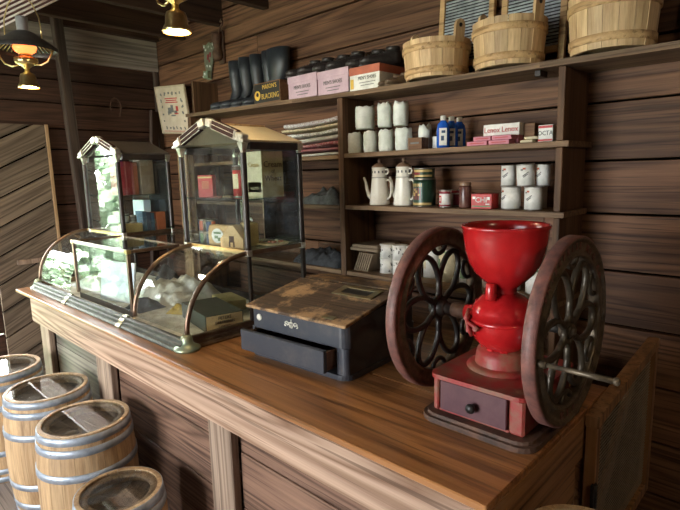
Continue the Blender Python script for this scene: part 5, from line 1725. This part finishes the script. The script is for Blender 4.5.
# left tower, upper shelf: volumes stand with spines to the end pane
books = [('book_red', 0.036, 0.205, 'dark red book closest to the front glass of the far tower'), ('book_pink', 0.008, 0.205, 'thin faded red book between two dark red books'), ('book_red', 0.030, 0.205, 'dark red book second in the far tower row'),
         ('book_pink', 0.010, 0.205, 'thin pink-red book beside the orange volume'), ('book_orange', 0.026, 0.200, 'orange-brown book ending the red row')]
y = 1.375
for mt_, w, h, lb in books:
    t = thing('shop_book', (-3.235, y + w / 2, zA), 0, lb, 'book', 'books in the far tower')
    mb = MB()
    mb.box((0, 0, h / 2), (0.13, w, h), bevel=0.0015)
    mb.build('cover', mt_, t)
    mb = MB()
    mb.box((-0.0655, 0, h / 2), (0.002, max(w - 0.006, 0.003), h - 0.01))
    mb.build('page_block', 'cream_card', t)
    y += w + 0.002
mb = MB()
mb.box((0, 0, 0.112), (0.10, 0.085, 0.225), bevel=0.002)
single('tan_carton', mb, 'tan_paper', (-3.21, 1.55, zA), 0, 'tall tan carton next to the red books in the far tower', 'carton')
t = thing('black_bottle', (-3.19, 1.622, zA), 0, 'slim black bottle beside the tan carton in the far tower', 'bottle')
mb = MB()
mb.lathe([(0.016, 0), (0.017, 0.004), (0.017, 0.135), (0.009, 0.155), (0.008, 0.19)], 18)
mb.build('bottle_body', 'black_print', t)
mb = MB()
mb.lathe([(0.010, 0.19), (0.010, 0.205)], 14)
mb.build('cork', 'rust', t)
# left tower floor
mb = MB()
mb.box((0, 0, 0.029), (0.10, 0.115, 0.058), bevel=0.002)
single('low_olive_box', mb, 'olive_card', (-3.20, 1.43, zF), 0, 'low olive box on the far tower floor close to its front', 'box')
for i, (x, y, h, lb) in enumerate(((-3.195, 1.405, 0.060, 'small dark tin on the olive box, toward the front glass'), (-3.195, 1.452, 0.050, 'small dark tin on the olive box, toward the rear'))):
    can_round('small_dark_tin', 0.019, h, 'tin' if i else 'green_can', (x, y, zF + 0.0585), 0, lb, 'tin', 'small tins on the olive box', bands=[(0.01, h - 0.01, -100, 60, 'label_grey')])
for i, (w, mt_, lb) in enumerate(((0.026, 'blue_book', 'dark blue book on the far tower floor, toward the tins'), (0.024, 'navy_print', 'navy book between the blue book and the pale blue one'), (0.022, 'blue_book', 'slightly shorter blue book next to the orange carton'))):
    mb = MB()
    mb.box((0, 0, 0.064 - i * 0.003), (0.10, w, 0.128 - i * 0.006), bevel=0.0015)
    single('blue_book', mb, mt_, (-3.21, 1.510 + i * 0.027, zF), 0, lb, 'book', 'blue books on the far tower floor')
carton('orange_carton', (0.085, 0.062, 0.118), 'orange_bright', (-3.20, 1.618, zF), 0, 'orange carton on the far tower floor by its rear corner', 'carton', parts=[(0, 0.06, 0.05, 0.03, 'cream_card', 'pale_label')])
carton('orange_brown_carton', (0.09, 0.07, 0.110), 'kraft', (-3.30, 1.60, zF), 0, 'tan and orange carton standing behind the blue books', 'carton', parts=[(0, 0.055, 0.05, 0.07, 'orange_bright', 'orange_label')])
carton('pale_blue_carton', (0.16, 0.05, 0.19), 'blue_white_paper', (-3.42, 1.62, zF), 0, 'pale blue standing carton at the far tower rear', 'carton')
# right tower, shelf
carton('red_small_box', (0.075, 0.05, 0.108), 'red_print', (-2.285, 1.43, zA), R(38), 'small red box alone on the near tower glass shelf', 'box', parts=[(0.0, 0.06, 0.035, 0.04, 'orange_card', 'label_oval'), (0, 0.097, 0.07, 0.008, 'gold_print', 'gold_strip')])
can_round('red_round_tin', 0.034, 0.150, 'red_print', (-2.105, 1.50, zA), 0.4, 'tall red tin beside the cream and olive oats carton', 'tin', bands=[(0.04, 0.11, -130, -70, 'cream_card'), (0.128, 0.146, -178, 178, 'rust')])
t = carton('tall_carton', (0.118, 0.128, 0.212), 'olive_card', (-1.995, 1.572, zA), 0, 'tall carton with cream front and olive side in the near tower', 'carton',
           lines=[('Cream', 0.032, 0.150, 'gold_print', 0, 0.9), ('SELECTED', 0.015, 0.040, 'cream_card', 0, 0.9)],
           parts=[(0, 0.106, 0.117, 0.211, 'cream_card', 'cream_front'), (0, 0.045, 0.10, 0.048, 'navy_print', 'navy_block')])
mb = MB()
Msd = T(0.0600, 0, 0) @ RZ(R(90)) @ RX(R(90))
mb.text('Cream', 0.040, T(0.0600, 0, 0.150) @ RZ(R(90)) @ RX(R(90)), depth=0.0005)
mb.text('of', 0.024, T(0.0600, 0, 0.118) @ RZ(R(90)) @ RX(R(90)), depth=0.0005)
mb.text('Wheat', 0.036, T(0.0600, 0, 0.085) @ RZ(R(90)) @ RX(R(90)), depth=0.0005)
mb.build('side_lettering', 'rust', t)
for k in t.children:
    if k.name.startswith('lettering'):
        k.location.y = -0.0010
for i, (dx, lb) in enumerate(((0, 'scrap of orange paper lying by the small red box'), (0.05, 'pale scrap of paper lying on the near tower glass shelf'))):
    mb = MB()
    mb.box((0, 0, 0.002), (0.045, 0.025, 0.003), bevel=0.0008)
    single('paper_scrap', mb, 'orange_card' if i == 0 else 'cream_card', (-2.235 + dx, 1.45 + 0.03 * i, zA + 0.0005), 0.5, lb, 'paper scrap', 'scraps on the near tower shelf')
# right tower floor
n_ = 0
for lev in (0, 1):
    for k in (0, 1):
        can_round('spice_tin', 0.030, 0.062, 'tin', (-2.315 + k * 0.064, 1.42, zF + lev * 0.0625), k, 'small printed spice tin in the near tower, %s layer, %s' % (('lower', 'upper')[lev], ('toward the corner post', 'toward the paper sacks')[k]), 'tin', 'stacked spice tins in the near tower',
                  bands=[(0.006, 0.054, -150, -95, 'navy_print'), (0.006, 0.054, -90, -50, 'orange_card' if lev else 'label_green')])
t = thing('seed_sack', (-2.155, 1.425, zF), R(8), 'tan paper sack with white oval green label on the near tower floor', 'sack')
mb = folded_cloth(0.135, 0.075, 0.105, 4.4)
mb.build('sack_body', 'kraft', t)
mb = MB()
mb.lathe([(0.042, 0), (0.042, 0.001)], 24, T(0, -0.0405, 0.052) @ RX(R(90)), sy=0.85)
lb_ = mb.build('oval_label', 'white_label', t)
mb = MB()
for (x, z, w, h) in ((0, 0.066, 0.05, 0.010), (-0.008, 0.046, 0.024, 0.014), (0.014, 0.036, 0.020, 0.016)):
    mb.box((x, -0.0425, z), (w, 0.001, h))
mb.build('label_print', 'label_green', lb_)
t = thing('gingerbread_sack', (-2.030, 1.405, zF), R(20), 'tan peaked paper sack with brown figure behind the tower corner post', 'sack')
mb = MB()
poly = [(-0.062, 0), (0.062, 0), (0.064, 0.045), (0.012, 0.108), (-0.012, 0.108), (-0.064, 0.045)]
mb.grid([[(x, -0.032, z) for x, z in poly], [(x, 0.032, z) for x, z in poly]], smooth=False)
mb.build('sack_body', 'kraft', t)
mb = MB()
mb.box((0, -0.0328, 0.045), (0.028, 0.001, 0.030))
mb.box((-0.012, -0.0328, 0.020), (0.008, 0.001, 0.024))
mb.box((0.012, -0.0328, 0.020), (0.008, 0.001, 0.024))
mb.build('brown_figure', 'rust', t)
mb = MB()
mb.box((0, 0, 0.055), (0.10, 0.05, 0.11), bevel=0.004)
single('tan_pouch', mb, 'kraft', (-2.060, 1.510, zF), R(-10), 'plain tan pouch standing behind the two paper sacks', 'pouch')
mb = MB()
mb.tube([(-0.02, 0, 0), (0, 0.01, 0.012), (0.02, 0, 0.004)], 0.006, 6)
single('white_ribbon', mb, 'white_label', (-2.05, 1.505, zF + 0.118), 0, 'white ribbon lying on the tan pouch', 'ribbon')
t = thing('candy_tray', (-1.965, 1.575, zF), 0, 'amber glass dish of sweets on the near tower floor', 'dish')
mb = MB()
mb.lathe([(0.050, 0), (0.068, 0.006), (0.074, 0.014), (0.070, 0.014), (0.064, 0.009), (0.048, 0.005)], 28, sx=1.2)
mb.build('dish', 'kraft', t)
for i in range(9):
    a = i * 2.4
    rr = 0.016 + 0.004 * i
    mb = MB()
    mb.box((0, 0, 0.006), (0.026, 0.014, 0.009), bevel=0.003)
    single('wrapped_sweet', mb, ['cream_card', 'rust', 'orange_card'][i % 3], (-1.965 + rr * math.cos(a), 1.575 + rr * math.sin(a) * 0.8, zF + 0.010 + 0.0005 * i), a * 1.7, ['cream', 'brown', 'orange'][i % 3] + ' wrapped sweet lying in the amber dish', 'sweet', 'wrapped sweets in the amber dish, ' + ['cream', 'brown', 'orange'][i % 3])
# lower deck, right bay
t = carton('cartridge_box', (0.180, 0.33, 0.075), 'green_case', (-2.095, 1.290, zD), R(78), 'long dark green cartridge box with tan printed end in the near curved bay', 'box',
           parts=[(0, 0.0375, 0.170, 0.066, 'kraft', 'tan_label')], lines=[('PETERS', 0.022, 0.056, 'black_print', 0, 0.9), ('CARTRIDGES', 0.018, 0.036, 'black_print', 0, 0.9), ('LOADED', 0.016, 0.016, 'black_print', 0, 0.9)])
for k in t.children:
    if k.name.startswith('lettering'):
        k.location.y = -0.0006
carton('green_box', (0.20, 0.11, 0.055), 'olive_card', (-2.26, 1.50, zD), R(-12), 'flat olive box lying behind the cartridge box', 'box', parts=[(0, 0.028, 0.16, 0.03, 'cream_card', 'pale_label')])
carton('cream_flat_box', (0.18, 0.13, 0.070), 'green_case', (-2.02, 1.585, zD), R(4), 'flat dark box with cream front label beside the cash till', 'box',
       parts=[(0, 0.035, 0.165, 0.062, 'cream_card', 'cream_label'), (0, 0.018, 0.16, 0.012, 'label_green', 'green_strip')], lines=[('12 GAUGE', 0.020, 0.046, 'black_print', 0, 0.9)])
mb = heap(0.10, 0.09, 0.055, 21)
single('yellow_glove', mb, 'yellow_cloth', (-2.375, 1.275, zD + 0.0005), 0.5, 'crumpled yellow cloth between the plastic and the cartridge box', 'cloth')
mb = heap(0.42, 0.32, 0.13, 31, 0.9)
single('plastic_sheet', mb, 'plastic', (-2.72, 1.46, zD + 0.0005), 0.1, 'large crumpled cloudy plastic wrap filling the middle of the case', 'wrap')
mb = heap(0.16, 0.16, 0.05, 37, 1.0)
single('black_cloth', mb, 'fab_black', (-2.60, 1.20, zD + 0.0005), 0.1, 'black crumpled cloth at the foot of the curved rib', 'cloth')
mb = MB()
mb.box((0, 0, 0.112), (0.28, 0.012, 0.224), bevel=0.001)
o = single('standing_card', mb, 'blue_white_paper', (-2.87, 1.17, zD + 0.0005), R(14), 'white and pale blue printed card standing behind the middle pane', 'card', rot=(R(-8), 0, R(14)))
mb = heap(0.36, 0.26, 0.07, 51, 0.8)
single('pale_clothes', mb, 'fab_pale', (-3.42, 1.30, zD + 0.0005), 0.1, 'pale folded garment lying in the far curved bay', 'clothing')
mb = heap(0.22, 0.16, 0.13, 61, 1.0)
single('dark_clothes', mb, 'fab_black', (-3.03, 1.56, zD + 0.0005), 0.0, 'dark garment heaped at the rear of the middle bay', 'clothing')

# ================================================================== BARRELS
def barrel(x, y, r, h, rz, label, content='oak_dark', head_depth=0.035):
    t = thing('wooden_barrel', (x, y, 0.001), rz, label, 'barrel', 'small oak barrels in front of the counter')
    n = 22
    mb = MB()
    rows = 9
    bulge = 0.12
    def rad(f): return r * (1 + bulge * (1 - (2 * f - 1) ** 2))
    for k in range(n):
        a0, a1 = 2 * PI * k / n + 0.003, 2 * PI * (k + 1) / n - 0.003
        am = (a0 + a1) / 2
        rings = []
        for i in range(rows + 1):
            f = i / rows
            rr = rad(f)
            rings.append([(rr * math.cos(q), rr * math.sin(q), f * h) for q in (a0, am, a1)] + [((rr - 0.016) * math.cos(q), (rr - 0.016) * math.sin(q), f * h) for q in (a1, am, a0)])
        mb.grid(rings, smooth=False)
    mb.build('staves', 'oak', t)
    for f in (0.035, 0.115, 0.29, 0.71, 0.885, 0.965):
        z = f * h
        hh = 0.0155
        mb = MB()
        ra, rb = rad(f - hh / h), rad(f + hh / h)
        mb.lathe([(ra + 0.0004, z - hh), (ra + 0.003, z - hh), (rb + 0.003, z + hh), (rb + 0.0004, z + hh)], 48, cap0=False, cap1=False)
        for a in (R(200), R(207)):
            mb.lathe([(0.004, 0), (0.003, 0.002)], 8, RZ(a) @ T(rad(f) + 0.003, 0, z) @ RY(R(90)))
        mb.build('hoop', 'galv', t)
    mb = MB()
    mb.lathe([(r - 0.018, h - 0.010), (r - 0.018, h - 0.022), (r - 0.044, h - 0.022), (r - 0.044, h - 0.010), (r - 0.018, h - 0.010)], 40, cap0=False, cap1=False)
    mb.build('rim_ring', 'oak_rim', t)
    mb = MB()
    mb.lathe([(r - 0.018, h - 0.007), (r - 0.018, h - 0.004)], 40)
    mb.build('glass_cover', 'glass_lid', t)
    mb = MB()
    w = 2 * (r - 0.02) / 5
    for k in range(5):
        x0 = -(r - 0.02) + k * w
        pts = []
        rr = r - 0.017
        for s in (-1, 1):
            xs_ = [x0 + 0.001, x0 + w / 2, x0 + w - 0.001]
            if s > 0: xs_.reverse()
            for xx in xs_:
                pts.append((xx, s * math.sqrt(max(rr * rr - xx * xx, 1e-6))))
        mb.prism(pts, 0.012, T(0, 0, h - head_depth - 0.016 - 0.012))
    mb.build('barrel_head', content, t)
    return t
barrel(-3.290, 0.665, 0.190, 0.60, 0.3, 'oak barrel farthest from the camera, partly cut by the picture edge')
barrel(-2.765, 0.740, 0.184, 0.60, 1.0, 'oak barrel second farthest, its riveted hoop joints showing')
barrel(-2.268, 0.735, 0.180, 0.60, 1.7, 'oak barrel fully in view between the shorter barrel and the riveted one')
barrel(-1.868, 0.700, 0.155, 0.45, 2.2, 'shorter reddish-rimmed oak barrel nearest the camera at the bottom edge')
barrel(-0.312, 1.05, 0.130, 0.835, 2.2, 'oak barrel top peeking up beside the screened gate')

# ================================================================== LAMPS
def lamp(x, y, z, label):
    t = thing('hanging_oil_lamp', (x, y, z), 0, label, 'lamp', 'brass hanging lamps')
    mb = MB()
    mb.lathe([(0.052, 0.0), (0.056, 0.004), (0.053, 0.012), (0.043, 0.030), (0.040, 0.060), (0.036, 0.072), (0.020, 0.080), (0.013, 0.088), (0.013, 0.105),
              (0.009, 0.105), (0.009, 0.085), (0.032, 0.068), (0.036, 0.058), (0.039, 0.030), (0.049, 0.010)], 32, cap0=False, cap1=False)
    mb.build('brass_bell', 'brass', t)
    mb = MB()
    mb.lathe([(0.001, 0.000), (0.036, 0.006), (0.042, 0.016), (0.033, 0.040), (0.014, 0.062)], 20)
    mb.build('bulb', 'bulb', t)
    mb = MB()
    mb.lathe([(0.012, 0.100), (0.018, 0.108), (0.030, 0.116), (0.055, 0.130), (0.060, 0.145), (0.052, 0.158), (0.030, 0.166), (0.034, 0.172), (0.030, 0.180)], 32)
    for k in range(24):
        a = 2 * PI * k / 24
        mb.box((0, 0, 0), (0.006, 0.004, 0.010), M_=RZ(a) @ T(0.056, 0, 0.152))
    mb.build('oil_font', 'brass', t)
    mb = MB()
    mb.lathe([(0.030, 0.180), (0.052, 0.195), (0.060, 0.215), (0.050, 0.235)], 24)
    mb.build('glass_globe', 'ember', t, 'glowing orange globe')
    mb = MB()
    mb.lathe([(0.028, 0.28), (0.030, 0.375), (0.027, 0.375), (0.025, 0.28)], 20, cap0=False, cap1=False)
    mb.build('glass_chimney', 'milk_glass', t)
    mb = MB()
    mb.lathe([(0.165, 0.195), (0.166, 0.215), (0.150, 0.225), (0.060, 0.290), (0.040, 0.300), (0.037, 0.297), (0.058, 0.284), (0.146, 0.220), (0.161, 0.212), (0.162, 0.195)], 48, cap0=False, cap1=False)
    sd = mb.build('tin_shade', 'tin_shade', t)
    mb = MB()
    for k in range(36):
        a = 2 * PI * k / 36
        mb.tube([(0.062 * math.cos(a), 0.062 * math.sin(a), 0.275), (0.150 * math.cos(a), 0.150 * math.sin(a), 0.214)], 0.0035, 5)
    mb.build('fluted_reflector', 'brass', sd)
    for s in (1, -1):
        mb = MB()
        mb.tube([(s * 0.040, 0, 0.125), (s * 0.085, 0, 0.118), (s * 0.125, 0, 0.135), (s * 0.150, 0, 0.170), (s * 0.160, 0, 0.200)], 0.005, 8)
        mb.build('arm', 'brass', t)
    for s in (1, -1):
        mb = MB()
        mb.tube([(s * 0.105, 0, 0.258), (s * 0.105, 0, 0.31), (s * 0.10, 0, 0.37), (s * 0.07, 0, 0.44), (s * 0.02, 0, 0.50), (0, 0, 0.52)], 0.0035, 6)
        mb.build('hanger_wire', 'brass', t)
    mb = MB()
    mb.tube([(0, 0, 0.52), (0, 0, ZC - z)], 0.003, 6)
    mb.build('suspension_chain', 'brass', t)
    for c in t.children:
        pass
    light('lamp_light', 'POINT', (x, y, z - 0.03), 5, (1.0, 0.78, 0.50), size=0.035)
    return t
lamp(-1.898, 1.100, 2.170, 'brass hanging lamp with lit bell above the near glass tower')
l2 = lamp(-3.335, 0.985, 2.135, 'brass hanging lamp with dark tin shade and glowing orange globe')
l2.rotation_euler = (0, 0, R(40))

lamp(0.75, 0.75, 2.20, 'brass hanging lamp over the open floor past the counter end')

# reed blind above the far lamp
t = thing('reed_blind', (-3.38, 1.19, 2.645), 0, 'pale slatted reed blind hanging under the ceiling above the tin-shaded lamp', 'blind')
e = (Vector((-3.604, 0.947, 2.500)) - Vector((-3.374, 1.201, 2.652))).normalized()
upv = Vector((0.35, -0.25, 0.9)).normalized()
upv = (upv - e * upv.dot(e)).normalized()
mb = MB()
for k in range(13):
    base = e * -0.03 + upv * (0.004 + k * 0.022)
    mb.tube([base - e * 0.05 * k, base + e * 0.75], 0.0055, 6)
mb.build('reeds', 'reed', t)
mb = MB()
nn = e.cross(upv)
q0 = nn * 0.008
mb.grid([[e * -0.04 + q0, e * 0.75 + q0, e * 0.75 + upv * 0.29 + q0, e * -0.55 + upv * 0.29 + q0], [e * -0.04 + q0 * 1.5, e * 0.75 + q0 * 1.5, e * 0.75 + upv * 0.29 + q0 * 1.5, e * -0.55 + upv * 0.29 + q0 * 1.5]], smooth=False)
mb.build('backing', 'reed_dark', t)
